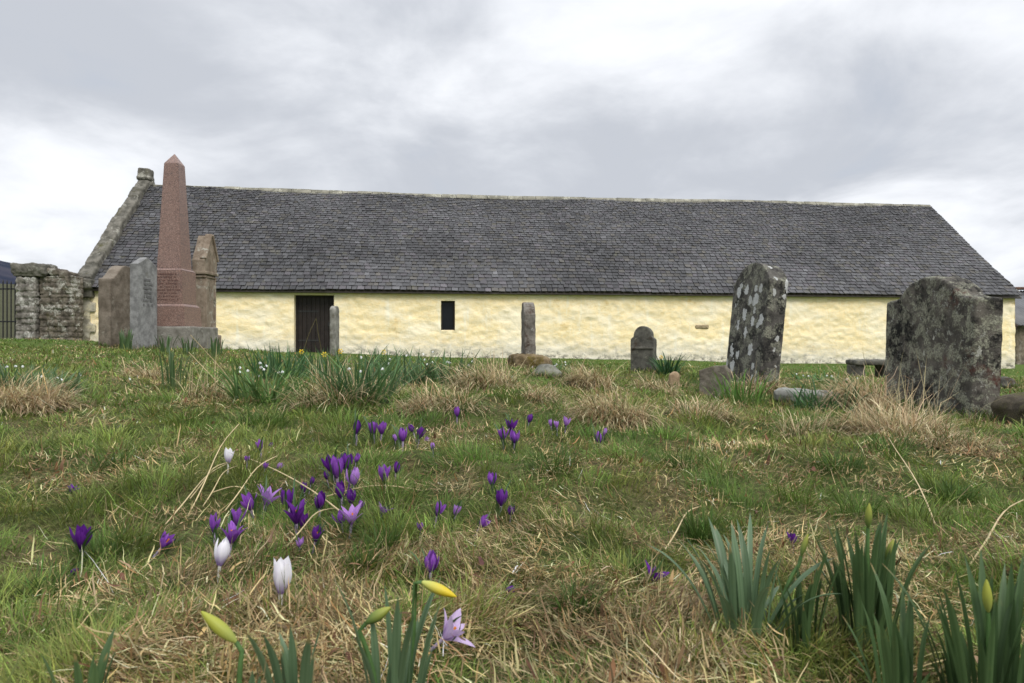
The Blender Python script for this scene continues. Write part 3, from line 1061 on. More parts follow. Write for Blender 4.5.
def boulder(name, c, size, mat, label, cat='stone', seed=1, rot=(0, 0, 0), voxel=.012, amp=.05):
    r = random.Random(seed)
    bm = bmesh.new()
    bmesh.ops.create_icosphere(bm, subdivisions=3, radius=1)
    for v in bm.verts:
        n = v.co.copy()
        k = 1 + .22 * math.sin(n.x * 2.3 + seed) * math.cos(n.y * 2.9 + seed * 2) + .12 * math.sin(n.z * 5 + seed)
        s_ = max(abs(n.x), abs(n.y), abs(n.z))
        v.co = n * (k * (.75 + .25 / s_ * .8))
        v.co.x *= size[0] / 2; v.co.y *= size[1] / 2; v.co.z *= size[2] / 2
    me = bpy.data.meshes.new(name); bm.to_mesh(me); bm.free()
    o = link(name, me, mat)
    o.location = c; o.rotation_euler = rot
    rough(o, voxel, amp, .09)
    return tag(o, label, cat)


grey_b = stone_mat('grey_boulder', (.10, .10, .085), (.22, .22, .18), [((.14, .16, .08), 6, .5, .62)], 8, .7)
q = hit(546, 377)
boulder('boulder', (q.x, q.y, q.z + .03), (.24, .22, .17), grey_b, 'small grey green boulder in the grass in front of the narrow gravestone', seed=2, amp=.03)
q = hit(674, 388)
boulder('marker_stone', (q.x, q.y, q.z + .05), (.13, .12, .20), stone_mat('orange_stone', (.20, .14, .085), (.36, .27, .17), [], 9, .5), 'small orange brown stone stump to the right of the small round-topped headstone', seed=4, amp=.02, voxel=.008)
# stub
stub_m = stone_mat('stub_stone', (.11, .095, .075), (.22, .20, .16), [((.10, .09, .05), 5, .5, .62)], 7, .6, spots=[((.55, .55, .50), 5.0, .50)])
d0 = 5.7
headstone('broken_headstone', [(.11, -.2), (.12, .20), (.02, .235), (-.09, .25), (-.13, .19), (-.12, -.2)], .11, (at(714, 395, d0).x + .03, d0 + .1, .42 - 54 / F * d0), stub_m,
          'broken stub of a gravestone at the foot of the leaning white-spotted headstone', rz=R(62), lean=(0, R(5)), amp=.02, voxel=.01, chips=.01, cat='broken gravestone')
# fallen slab among leaves
q = hit(812, 402)
fs = link('fallen_slab', boxes_mesh('fallen_slab', [(0, 0, 0, .50, .20, .09, None)], .03), stone_mat('pale_slab', (.18, .18, .16), (.36, .36, .33), [((.12, .12, .08), 5, .54, .66)], 7, .6))
fs.location = (q.x, q.y, q.z + .035); fs.rotation_euler = (R(4), R(3), R(-38)); rough(fs, .01, .03, .08)
tag(fs, 'fallen pale grey slab lying in green leaves between the two largest headstones', 'stone slab')
# dark table slab behind the headstone
d0 = 9.0
ts = empty('table_stone', (at(873, 372, d0).x, d0 + .2, .42 - 30 / F * d0), R(-8), 'low dark flat stone raised on short blocks behind the broad headstone', 'grave slab')
o = link('top_slab', boxes_mesh('top_slab', [(0.06, 0, .115, .50, .42, .07, None)], .02), sm_m, ts); rough(o, .012, .02, .1)
for k, x in enumerate((-.12, .24)):
    o = link('support', boxes_mesh('support', [(x, 0, -.03, .13, .34, .23, None)], .02), sm_m, ts)
# boulder cut by the right edge
q = at(1060, 440, 3.75)
mb = stone_mat('dark_mossy_stone', (.05, .042, .03), (.13, .11, .075), [((.10, .10, .03), 5, .48, .62), ((.2, .15, .09), 6, .58, .68)], 7, .7)
boulder('mossy_boulder', (q.x + .02, q.y + .16, q.z + .10), (.34, .50, .38), mb, 'low dark mossy stone at the right edge beside the broad headstone', seed=6, amp=.03, rot=(0, 0, R(12)))
q = hit(1007, 389)
boulder('dark_stone', (q.x, q.y, q.z + .035), (.17, .17, .15), sm_m, 'small dark stone in the grass behind the right side of the broad headstone', seed=9, amp=.03)
q = hit(113, 347)

# ================================================================== GRASS (stuff)
HB = [(big.location.x, big.location.y, .16, .58)]


def strawness(x, y):
    """0 green .. 1 dead matted grass"""
    n = .30 * fbm(x * .9, y * .9, 31, 3) + .70 * fbm(x * 4.6, y * 4.6, 35, 3)
    s = np.clip((n - .475) / .16, 0, .74)
    # the bare worn foreground is strawy, the far strip is lush
    fore = np.clip((1.3 - y) / .5, 0, 1) * .10
    s = np.clip(s + fore, 0, 1)
    lush = np.clip((y - 9.5) / 2.5, 0, 1) * np.clip((x + 5) / 3, 0, 1)
    return s * (1 - .85 * lush)


def inside_church(x, y):
    lx = (x - FL.x) * math.cos(TH) + (y - FL.y) * math.sin(TH)
    ly = -(x - FL.x) * math.sin(TH) + (y - FL.y) * math.cos(TH)
    return (ly > -.08) & (ly < 2 * HALF + .1) & (lx > -.1) & (lx < LEN + .1)


def scatter(N, r0, r1, power, amax=.92):
    """points about the viewpoint, thinning with distance"""
    t = rng.random(N)
    e = 2 - power
    r = (r0 ** e + t * (r1 ** e - r0 ** e)) ** (1 / e) if abs(e) > 1e-3 else r0 * (r1 / r0) ** t
    a = (rng.random(N) * 2 - 1) * amax
    x, y = np.sin(a) * r, np.cos(a) * r
    ok = ~inside_church(x, y)
    return x[ok], y[ok], r[ok]


def cells(x, y, size, seed):
    """the tuft a blade belongs to: its centre and three random numbers"""
    gx, gy = x / size, y / size
    best = np.full(len(x), 1e9); ox = np.zeros(len(x)); oy = np.zeros(len(x)); ix_ = np.zeros(len(x)); iy_ = np.zeros(len(x))
    fx, fy = np.floor(gx), np.floor(gy)
    for dx in (-1, 0, 1):
        for dy in (-1, 0, 1):
            cx_, cy_ = fx + dx, fy + dy
            px_ = cx_ + _hash(cx_, cy_, seed); py_ = cy_ + _hash(cx_, cy_, seed + 1)
            d = (px_ - gx) ** 2 + (py_ - gy) ** 2
            m = d < best
            best[m] = d[m]; ox[m] = px_[m]; oy[m] = py_[m]; ix_[m] = cx_[m]; iy_[m] = cy_[m]
    return (gx - ox) * size, (gy - oy) * size, np.sqrt(best), _hash(ix_, iy_, seed + 2), _hash(ix_, iy_, seed + 3), _hash(ix_, iy_, seed + 4)


def green_grass():
    x, y, r = scatter(720000, .42, 24, 1.62)
    s = strawness(x, y)
    dx, dy, dd, h1, h2, h3 = cells(x, y, .135, 401)
    lush = np.clip((y - 9.5) / 2.5, 0, 1)
    p = np.clip(1.32 - 1.05 * dd, .16, 1) * np.clip(1.30 - 1.15 * s + .5 * (h3 - .5), .08, 1)
    keep = rng.random(len(x)) < np.maximum(p, lush * .8)
    x, y, r, s, dx, dy, dd, h1, h2, h3, lush = [v[keep] for v in (x, y, r, s, dx, dy, dd, h1, h2, h3, lush)]
    n = len(x)
    L = (.022 + .062 * h1 ** 1.6) * np.clip(1.25 - .8 * dd, .35, 1.25) * np.exp(rng.normal(0, .25, n)) * (1 - .25 * s)
    L = L * (1 - .5 * lush)
    W = .0021 * np.exp(rng.normal(0, .25, n)) * np.clip(r / 2.3, .75, 4.5)
    az = np.arctan2(dy + .035 * np.sin(h2 * 6.3), dx + .035 * np.cos(h2 * 6.3)) + rng.normal(0, .8, n)
    phi0 = np.abs(rng.normal(.12, .2, n)) + .55 * dd; bend = np.abs(rng.normal(.95, .45, n))
    c1_ = np.array([.094, .160, .028]); c2_ = np.array([.195, .225, .056]); c3_ = np.array([.075, .15, .020])
    f = np.clip(fbm(x * 2.5, y * 2.5, 83, 3) * 1.6 - .45 + .7 * (h2 - .5), 0, 1)[:, None]
    cols = c1_ * (1 - f) + c2_ * f
    cols = cols * (1 - lush[:, None] * .8) + c3_ * lush[:, None] * .8
    cols *= np.exp(rng.normal(0, .30, (n, 1))) * np.exp(rng.normal(0, .07, (n, 3))) * np.exp(.5 * (h3 - .5))[:, None]
    tip = cols.copy()
    dry = rng.random(n) < .26
    tip[dry] = np.array([.34, .27, .12]) * np.exp(rng.normal(0, .2, (dry.sum(), 1)))
    # longer grass left standing round the feet of the stones
    ex, ey = [], []
    for o in list(COL.objects):
        if o.type == 'MESH' and o.parent is None and 'stone' in str(o.get('category', '')) or o.name.startswith('fallen_slab'):
            bb = [Vector(c_) for c_ in o.bound_box]
            hx_, hy_ = max(abs(c_.x) for c_ in bb), max(abs(c_.y) for c_ in bb)
            per = 4 * (hx_ + hy_)
            m_ = int(per * 260)
            M_ = Matrix.Rotation(o.rotation_euler.z, 3, 'Z')
            for _ in range(m_):
                t_ = random.random() * per; d_ = random.uniform(.0, .05)
                if t_ < 4 * hx_: p_ = Vector(((t_ / (4 * hx_) * 2 - 1) * hx_ , random.choice((-1, 1)) * (hy_ + d_), 0))
                else: p_ = Vector((random.choice((-1, 1)) * (hx_ + d_), ((t_ - 4 * hx_) / (4 * hy_) * 2 - 1) * hy_, 0))
                p_ = M_ @ p_ + o.location
                ex.append(p_.x); ey.append(p_.y)
    ex, ey = np.array(ex), np.array(ey); ne = len(ex)
    x = np.concatenate([x, ex]); y = np.concatenate([y, ey]); n += ne
    L = np.concatenate([L, rng.uniform(.04, .12, ne)]); W = np.concatenate([W, .0022 * np.clip(np.hypot(ex, ey) / 2.3, 1, 4.5)])
    az = np.concatenate([az, rng.random(ne) * 6.28]); phi0 = np.concatenate([phi0, np.abs(rng.normal(.15, .15, ne))]); bend = np.concatenate([bend, np.abs(rng.normal(.7, .4, ne))])
    ec = vary((.085, .14, .028), ne, .3, .08); dr = rng.random(ne) < .35; ec[dr] = vary((.38, .30, .16), int(dr.sum()), .25, .05)
    cols = np.concatenate([cols, ec]); tip = np.concatenate([tip, ec])
    z = terrain(x, y)
    me = blade_mesh('grass', np.stack([x, y, z - .004], 1), L, W, az, phi0, bend, cols, tipcol=tip)
    o = link('grass', me, GRASS)
    tag(o, 'short rough green grass covering the churchyard', 'grass', kind='stuff')


def dead_grass():
    x, y, r = scatter(480000, .42, 20, 1.75)
    s = strawness(x, y)
    dx, dy, dd, h1, h2, h3 = cells(x, y, .16, 733)
    keep = rng.random(len(x)) < np.clip(.10 + .80 * s + .35 * (h3 - .5), .06, 1)
    x, y, r, s, dx, dy, dd, h1, h2, h3 = [v[keep] for v in (x, y, r, s, dx, dy, dd, h1, h2, h3)]
    n = len(x)
    L = np.minimum(.028 * np.exp(rng.normal(0, .45, n)), .085)
    W = .0023 * np.exp(rng.normal(0, .38, n)) * np.clip(r / 2.3, .75, 4.5)
    az = 6.28 * h2 + rng.normal(0, .75, n)
    phi0 = np.clip(rng.normal(1.38, .26, n), .3, 1.75); bend = rng.normal(.1, .45, n)
    up = rng.random(n) < .12
    phi0[up] = np.abs(rng.normal(.6, .3, up.sum()))
    straw = vary((.35, .275, .14), n, .40, .06) * np.exp(.8 * (h1 - .5))[:, None]
    brown = rng.random(n) < .34
    straw[brown] *= np.array([.48, .38, .32])
    pale = rng.random(n) < .12
    straw[pale] *= np.array([1.55, 1.6, 1.75])
    lf = rng.random(n) < .012
    W[lf] = rng.uniform(.007, .013, lf.sum()) * np.clip(r[lf] / 2.3, .75, 2); L[lf] = rng.uniform(.018, .04, lf.sum())
    straw[lf] = vary((.15, .085, .045), int(lf.sum()), .35, .1)
    z = terrain(x, y) + np.abs(rng.normal(.006, .010, n)) + .014 * np.clip(1 - dd, 0, 1) * s
    me = blade_mesh('dead_grass', np.stack([x, y, z], 1), L, W, az, phi0, bend, np.clip(straw, 0, .7), seg=4, kink=np.full(n, .028))
    o = link('dead_grass', me, STRAW)
    tag(o, 'matted pale dead grass lying between the green', 'dead grass', kind='stuff')


green_grass()
dead_grass()


# ------------------------------------------------------------------ tussocks of dead grass (each one a thing)
STRAWC = (.50, .41, .25)


def tussock(px, py, wpx, hpx, label, n=700, green=.15, stalks=0, sh=0, lying=.5):
    c = hit(px, py)
    sc = c.y / F
    w = wpx * sc / 2; h = hpx * sc
    root = empty('grass_tussock', c, 0, label, 'tussock', 'tussocks of dead grass')
    n = int(n * 1.5)
    a = rng.random(n) * 2 * np.pi; rr = np.sqrt(rng.random(n)) * w * .85
    x = np.cos(a) * rr; y = np.sin(a) * rr * .75
    zl = terrain(c.x + x, c.y + y) - c.z
    dome = np.clip(1 - (rr / w) ** 2, 0, 1)
    zb = zl + dome * h * .42 * rng.random(n) ** .7
    L = np.clip(np.exp(rng.normal(0, .3, n)) * max(h, .6 * w) * .95, .03, .5)
    comb = rng.random() * 2 * np.pi
    vx = np.cos(a) * (rr / w) + .55 * np.cos(comb); vy = np.sin(a) * (rr / w) + .55 * np.sin(comb)
    az = np.arctan2(vy, vx) + rng.normal(0, .95, n)
    phi0 = np.where(rng.random(n) < lying, rng.normal(1.15, .3, n), rng.normal(.55, .3, n))
    bend = np.abs(rng.normal(1.35, .4, n))
    W = np.clip(.0020 * np.exp(rng.normal(0, .3, n)) * max(1, c.y / 2.4), .0018, .012)
    cols = vary(STRAWC, n, .26, .05)
    br = rng.random(n) < .32; cols[br] *= np.array([.6, .5, .42])
    g = rng.random(n) < green
    cols[g] = vary((.07, .115, .025), int(g.sum()), .25, .07)
    me = blade_mesh('blades', np.stack([x, y, zb], 1), L, W, az, phi0, bend, np.clip(cols, 0, .75), seg=5, kink=np.full(n, .03))
    link('blades', me, STRAW, root)
    if stalks:
        n2 = stalks
        a = rng.random(n2) * 2 * np.pi; rr = np.sqrt(rng.random(n2)) * w * .6
        x = np.cos(a) * rr; y = np.sin(a) * rr
        L = sh * sc * rng.uniform(.45, 1.0, n2)
        me = blade_mesh('stalks', np.stack([x, y, terrain(c.x + x, c.y + y) - c.z], 1), L, np.full(n2, .0034 * max(1, c.y / 3.0)), rng.random(n2) * 2 * np.pi,
                        np.abs(rng.normal(.14, .14, n2)), rng.normal(.15, .25, n2), vary((.50, .41, .25), n2, .18, .04), seg=5, kink=np.full(n2, .008))
        link('stalks', me, STRAW, root)
    return root


tussock(22, 412, 100, 34, 'wide heap of flattened straw at the left edge below the snowdrops', 1500, .05)
tussock(205, 402, 52, 24, 'tussock of tall dry stalks to the right of the upright daffodil leaves below the obelisk', 420, .35, 16, 66, .3)
tussock(335, 408, 95, 34, 'large tussock of dry stalks and leaves in front of the dark door', 900, .5, 38, 70, .35)
tussock(486, 392, 74, 32, 'tussock with upright pale stalks left of the narrow edge-on gravestone', 900, .2, 46, 50, .4)
tussock(590, 388, 44, 22, 'small rounded straw tussock right of the small boulder', 700, .05)
tussock(612, 422, 84, 30, 'wide mop of combed straw below the small round-topped headstone', 1300, .1)
tussock(440, 408, 90, 24, 'low straw tussock right of the stalks in front of the door', 700, .2)
tussock(545, 402, 50, 16, 'flat straw tussock below the small boulder', 500, .2)
tussock(700, 418, 70, 18, 'flat straw tussock in front of the broken stub', 600, .3)
tussock(900, 436, 116, 34, 'big straw tussock with tall stalks against the face of the broad headstone', 1800, .12, 40, 96, .6)
tussock(862, 408, 60, 34, 'straw tussock to the left of the broad headstone', 800, .08, 24, 40)
tussock(760, 396, 60, 22, 'straw tussock at the foot of the leaning headstone', 600, .25)
tussock(960, 452, 70, 22, 'straw tussock between the broad headstone and the mossy stone', 700, .3)
tussock(385, 398, 34, 22, 'tufted straw tussock among the snowdrops right of the dark door', 400, .1)
tussock(655, 392, 50, 16, 'thin straw tussock at the foot of the small round-topped headstone', 400, .2)
tussock(150, 380, 60, 12, 'bleached straw patch below the red obelisk', 500, .1)
tussock(810, 432, 80, 16, 'low straw tussock in front of the fallen slab', 600, .4)


def tuft(px, py, wpx, hpx, label, n=160):
    """a clump of fresh long green grass"""
    c = hit(px, py); sc = c.y / F; w = wpx * sc / 2; h = hpx * sc
    a = rng.random(n) * 2 * np.pi; rr = np.sqrt(rng.random(n)) * w * .5
    x = np.cos(a) * rr; y = np.sin(a) * rr
    z = terrain(c.x + x, c.y + y) - c.z
    L = h * rng.uniform(.55, 1.25, n)
    cols = vary((.065, .115, .024), n, .25, .07)
    tip = cols.copy(); d_ = rng.random(n) < .2; tip[d_] = (.25, .2, .09)
    me = blade_mesh('grass_tuft', np.stack([x, y, z - .004], 1), L, np.full(n, .0026) * max(1, c.y / 2.2), a + rng.normal(0, .6, n), np.abs(rng.normal(.3, .2, n)), np.abs(rng.normal(.8, .4, n)), cols, seg=5, tipcol=tip)
    o = link('grass_tuft', me, GRASS); o.location = c
    tag(o, label, 'grass tuft', 'tufts of fresh green grass')


tuft(575, 620, 60, 44, 'fresh green grass tuft on the straw left of the flopped dark purple crocus')
tuft(640, 580, 34, 30, 'small grass tuft touching the flopped dark purple crocus')
tuft(700, 540, 60, 36, 'dense grass tuft left of the lone purple crocus among daffodil buds')
tuft(362, 575, 30, 34, 'yellowish grass tuft above the nodding daffodil bud')
tuft(120, 470, 90, 30, 'broad grass tuft left of the white crocus near the long straws')
tuft(555, 470, 90, 26, 'broad grass tuft right of the lone pair of tall purple crocuses')
tuft(380, 555, 60, 34, 'soft grass tuft right of the white crocus with a purple throat')
tuft(680, 470, 90, 26, 'wide grass tuft alone in the middle of the turf')
tuft(840, 470, 90, 26, 'grass tuft left of the long bent straw at the right')
tuft(950, 500, 90, 26, 'grass tuft beneath the long bent straw at the right')
tuft(100, 560, 80, 40, 'thin grass tuft around the dark crocus near the left edge', 90)
tuft(45, 600, 80, 40, 'arching grass tuft at the left edge below the dark crocus', 70)
tuft(260, 425, 90, 18, 'grass tuft above the two small crocuses left of the clump')
tuft(890, 452, 80, 22, 'grass tuft in front of the broad headstone')

# ================================================================== FLOWERS
def strap_leaf(name, L, W, bend, phi0=.05, seg=14, twist=0.0, fold=.25):
    """a strap-shaped leaf with a shallow V section and blunt tip, rising along +z and bending to +x"""
    V, Fc, T = [], [], []
    p = Vector((0, 0, 0))
    for s in range(seg + 1):
        t = s / seg
        T += [(t, t, t)] * 3
        ph = phi0 + bend * t * t
        w = W / 2 * (0.72 + .28 * min(1, t * 3)) * (1 if t < .70 else max(.05, max(0, 1 - ((t - .70) / .30) ** 1.9)))
        tw = twist * t
        side = Vector((math.sin(tw) * math.cos(ph), math.cos(tw), -math.sin(tw) * math.sin(ph)))
        nrm = Vector((math.cos(ph), 0, -math.sin(ph)))
        V += [p - side * w + nrm * (-w * fold), p + nrm * (w * .15), p + side * w + nrm * (-w * fold)]
        p = p + Vector((math.sin(ph), 0, math.cos(ph))) * (L / seg)
    for s in range(seg):
        a = 3 * s
        Fc += [(a, a + 1, a + 4, a + 3), (a + 1, a + 2, a + 5, a + 4)]
    me = mesh_np(name, np.array([tuple(v) for v in V]), [np.array(Fc)], np.array(T), smooth=True)
    return me


def leaf_mat(name, c0, c1, base_c, L=.18, rough=.42):
    m, b_ = newmat(name)
    tc = b_.n('ShaderNodeTexCoord').outputs['Object']
    sp = b_.n('ShaderNodeSeparateXYZ', i0=tc)
    fib = b_.noise(b_.mapping(tc, (1, 320, 3)), 1.0, 3, .6)
    oi = b_.n('ShaderNodeObjectInfo')
    col = b_.mix(b_.ramp(fib, .3, .7), c0, c1)
    col = b_.mix(b_.math('MULTIPLY', oi.outputs['Random'], .5), col, tuple(c * .62 for c in c0))
    t_ = b_.n('ShaderNodeAttribute', _attribute_name='col').outputs['Fac']
    blot = b_.noise(b_.mapping(tc, (60, 60, 22)), 1.0, 4, .65)
    tt = b_.math('ADD', t_, b_.math('MULTIPLY', b_.math('SUBTRACT', blot, .5), .12))
    col = b_.mix(b_.ramp(tt, .02, .36, .85, 0), col, base_c)
    old = b_.math('GREATER_THAN', b_.math('FRACT', b_.math('MULTIPLY', oi.outputs['Random'], 7.3)), .55)
    col = b_.mix(b_.math('MULTIPLY', b_.ramp(tt, .90, .985), old), col, (.30, .22, .09))
    col = b_.mix(b_.ramp(blot, .60, .74, 0, .4), col, (.16, .18, .06))
    finish(b_, col, rough, fib, .15, .002, .4, transl=.22)
    return m


DAFF = leaf_mat('daffodil_leaf', (.052, .100, .034), (.092, .155, .060), (.12, .16, .06))
DAFFB = leaf_mat('blue_green_leaf', (.075, .135, .062), (.135, .205, .11), (.14, .19, .08))
SNOWL = leaf_mat('snowdrop_leaf', (.05, .10, .05), (.10, .165, .09), (.12, .16, .06))
CROCL = leaf_mat('crocus_leaf', (.035, .085, .020), (.085, .15, .05), (.12, .16, .06))


def bud_mesh(name, L, r):
    n, m_ = 10, 12
    V, Fc = [], []
    for i in range(m_ + 1):
        t = i / m_
        rr = r * (max(0.0, math.sin(math.pi * (t * .93 + .05)) ** .75)) * (1.05 - .25 * t)
        if i == m_: rr = .0006
        for k in range(n):
            a = 2 * math.pi * k / n
            V.append((rr * math.cos(a) * (1.12 if k % 2 else 1), rr * math.sin(a), L * t))
    for i in range(m_):
        for k in range(n):
            Fc.append((i * n + k, i * n + (k + 1) % n, (i + 1) * n + (k + 1) % n, (i + 1) * n + k))
    return mesh_np(name, np.array(V), [np.array(Fc)], smooth=True)


def tube(name, pts, r0, r1, n=7):
    pts = [Vector(p) for p in pts]
    V, Fc = [], []
    m_ = len(pts)
    for i, p in enumerate(pts):
        d = (pts[min(i + 1, m_ - 1)] - pts[max(i - 1, 0)]).normalized()
        u = d.orthogonal().normalized(); v = d.cross(u)
        r = r0 + (r1 - r0) * i / (m_ - 1)
        for k in range(n):
            a = 2 * math.pi * k / n
            V.append(tuple(p + u * (r * math.cos(a)) + v * (r * math.sin(a))))
    # keep the rings aligned
    for i in range(m_ - 1):
        for k in range(n):
            Fc.append((i * n + k, i * n + (k + 1) % n, (i + 1) * n + (k + 1) % n, (i + 1) * n + k))
    return mesh_np(name, np.array(V), [np.array(Fc)], smooth=True)


def bud_mat(name, c_tip, c_base, L):
    m, b_ = newmat(name)
    tc = b_.n('ShaderNodeTexCoord').outputs['Object']
    sp = b_.n('ShaderNodeSeparateXYZ', i0=tc)
    nz = b_.noise(b_.mapping(tc, (200, 200, 15)), 1, 3, .6)
    f = b_.ramp(b_.math('ADD', sp.outputs[2], b_.math('MULTIPLY', b_.math('SUBTRACT', nz, .5), L * .35)), 0, L * .8)
    finish(b_, b_.mix(f, c_base, c_tip), .5, nz, .15, .002, .35, transl=.2)
    return m


BUD_YEL = bud_mat('yellow_bud', (.62, .47, .02), (.46, .48, .12), .04)
BUD_GRN = bud_mat('green_bud', (.34, .36, .05), (.30, .34, .08), .04)
BUD_OLV = bud_mat('olive_bud', (.30, .32, .05), (.10, .16, .04), .04)
STEM = plain('green_stem', (.07, .14, .04), .5, .2, 60, transl=.1)


def daffodil(px, py, n, hpx, wpx, label, mat=None, buds=(), upright=.5, base=None, cat='daffodil', seed=0, W=.0088, group='daffodil plants in the grass'):
    r = random.Random(seed * 13 + int(px))
    c = base if base is not None else hit(px, py)
    sc = c.y / F
    H = hpx * sc; w = wpx * sc / 2
    root = empty('daffodil', c, 0, label, cat, group)
    for k in range(n):
        a = r.uniform(0, 2 * math.pi)
        L = H * (r.uniform(.78, 1.12) if r.random() < .75 else r.uniform(.5, .8))
        out_ = r.random()
        lean = abs((1 - upright) * (.2 + 1.0 * out_) + r.gauss(0, .12))
        me = strap_leaf('leaf', L * (1 + .35 * lean), W * r.uniform(.75, 1.15) * max(1, c.y / 4.5), bend=r.uniform(.0, .3) + lean * .8, phi0=.02 + lean * .6 * r.random(), twist=r.uniform(-.5, .5))
        o = link('leaf', me, mat or DAFF, root)
        rr = w * .55 * math.sqrt(r.random())
        lx, ly = rr * math.cos(a), rr * math.sin(a)
        o.location = (lx, ly, tz(c.x + lx, c.y + ly) - c.z - .006)
        o.rotation_euler = (0, 0, a + r.uniform(-.5, .5))
    for (bpx, bpy_, L, rad, tilt, az, bm_) in buds:
        # bud base given by picture point at the plant's distance
        t = at(bpx, bpy_, c.y + .01) - c
        base_p = Vector((t.x * .35, .0, -.005))
        mid = Vector((t.x * .7, t.y * .6, t.z * .6))
        bd = Vector((math.sin(tilt) * math.cos(az), math.sin(tilt) * math.sin(az), math.cos(tilt)))
        neck = t - bd * .008 - Vector((0, 0, .004))
        o = link('stem', tube('stem', [base_p, (base_p + mid) / 2, mid, (mid + neck) / 2 + Vector((0, 0, .004)), neck, t], .0032, .0024), STEM, root)
        bo = link('bud', bud_mesh('bud', L, rad * .8), bm_, root)
        bo.location = t
        bo.rotation_euler = bd.to_track_quat('Z', 'Y').to_euler()
    return root


# foreground right
daffodil(865, 652, 38, 118, 84, 'tall upright dark green daffodil clump with two green buds', DAFF, [(868, 528, .034, .0062, .05, 0, BUD_OLV), (886, 560, .030, .006, .35, 0, BUD_OLV)], .68, seed=1, cat='daffodils')
daffodil(748, 646, 34, 96, 100, 'sprawling blue green daffodil clump with one slim green bud, left of the upright clump', DAFFB, [(801, 556, .032, .005, .35, 0.2, BUD_OLV)], .18, seed=2, cat='daffodils')
daffodil(802, 655, 16, 105, 50, 'few dark daffodil leaves standing between the sprawling and the upright clumps', DAFF, (), .7, seed=8, cat='daffodils')
daffodil(988, 740, 46, 150, 130, 'big dark daffodil clump at the bottom right corner with one green bud', DAFF, [(988, 612, .036, .0065, -.05, 0, BUD_GRN)], .66, seed=3, cat='daffodils')
daffodil(905, 735, 16, 135, 80, 'loose daffodil leaves at the bottom edge left of the corner clump', DAFF, (), .62, seed=4, cat='daffodils')
# foreground centre
daffodil(392, 750, 17, 155, 80, 'daffodil clump at the bottom edge with a nodding yellow bud and a small green bud', DAFFB, [(422, 582, .040, .0075, 1.92, -.15, BUD_YEL), (366, 623, .030, .008, 1.05, .2, BUD_OLV)], .62, seed=5, cat='daffodils')
daffodil(300, 750, 10, 125, 60, 'short daffodil leaves at the bottom edge right of the pale slanting bud', DAFFB, (), .75, seed=6, cat='daffodils')
daffodil(248, 745, 5, 100, 30, 'pale yellow green daffodil bud slanting to the left at the bottom edge', DAFFB, [(236, 642, .047, .0085, -.85, 0, BUD_GRN)], .8, seed=7)
daffodil(85, 750, 9, 118, 60, 'short daffodil leaf tips at the bottom left corner', DAFF, (), .8, seed=9, cat='daffodils')
# further back
daffodil(173, 389, 34, 40, 42, 'upright dark daffodil clump in front of the red obelisk', DAFF, (), .8, seed=10, cat='daffodils')
daffodil(125, 353, 22, 22, 26, 'small daffodil clump at the foot of the brown round-topped gravestone', DAFF, (), .8, base=Vector((at(125, 352, 9.2).x, 9.2, tz(at(125, 352, 9.2).x, 9.2))), seed=11, cat='daffodils')
for k, (px, lab) in enumerate(((165, 'low daffodil leaves at the left foot of the obelisk base'), (190, 'low daffodil leaves at the middle of the obelisk base'), (215, 'low daffodil leaves at the right corner of the obelisk base'))):
    daffodil(px, 358, 20, 18, 30, lab, DAFF, (), .6, base=Vector((at(px, 352, 8.6).x, 8.6, tz(at(px, 352, 8.6).x, 8.6))), seed=12 + k, cat='daffodils')


PETALW = plain('white_petal', (.80, .81, .80), .5, .06, 40, transl=.3)
PETALY = plain('yellow_petal', (.78, .55, .03), .5, .12, 60, transl=.25)


def snowdrop_flower_mesh(s):
    V, Fc = [], []
    for k in range(3):
        a = 2 * math.pi * k / 3
        b0 = len(V)
        for (t, r_, w) in ((0, .05, .12), (.35, .42, .36), (.75, .52, .30), (1.0, .42, .05)):
            for sgn in (-1, 1):
                x = r_; y = w * sgn
                V.append(((x * math.cos(a) - y * math.sin(a)) * s, (x * math.sin(a) + y * math.cos(a)) * s, -t * s))
        for i in range(3): Fc.append((b0 + 2 * i, b0 + 2 * i + 1, b0 + 2 * i + 3, b0 + 2 * i + 2))
    return mesh_np('petals', np.array(V), [np.array(Fc)], smooth=True)


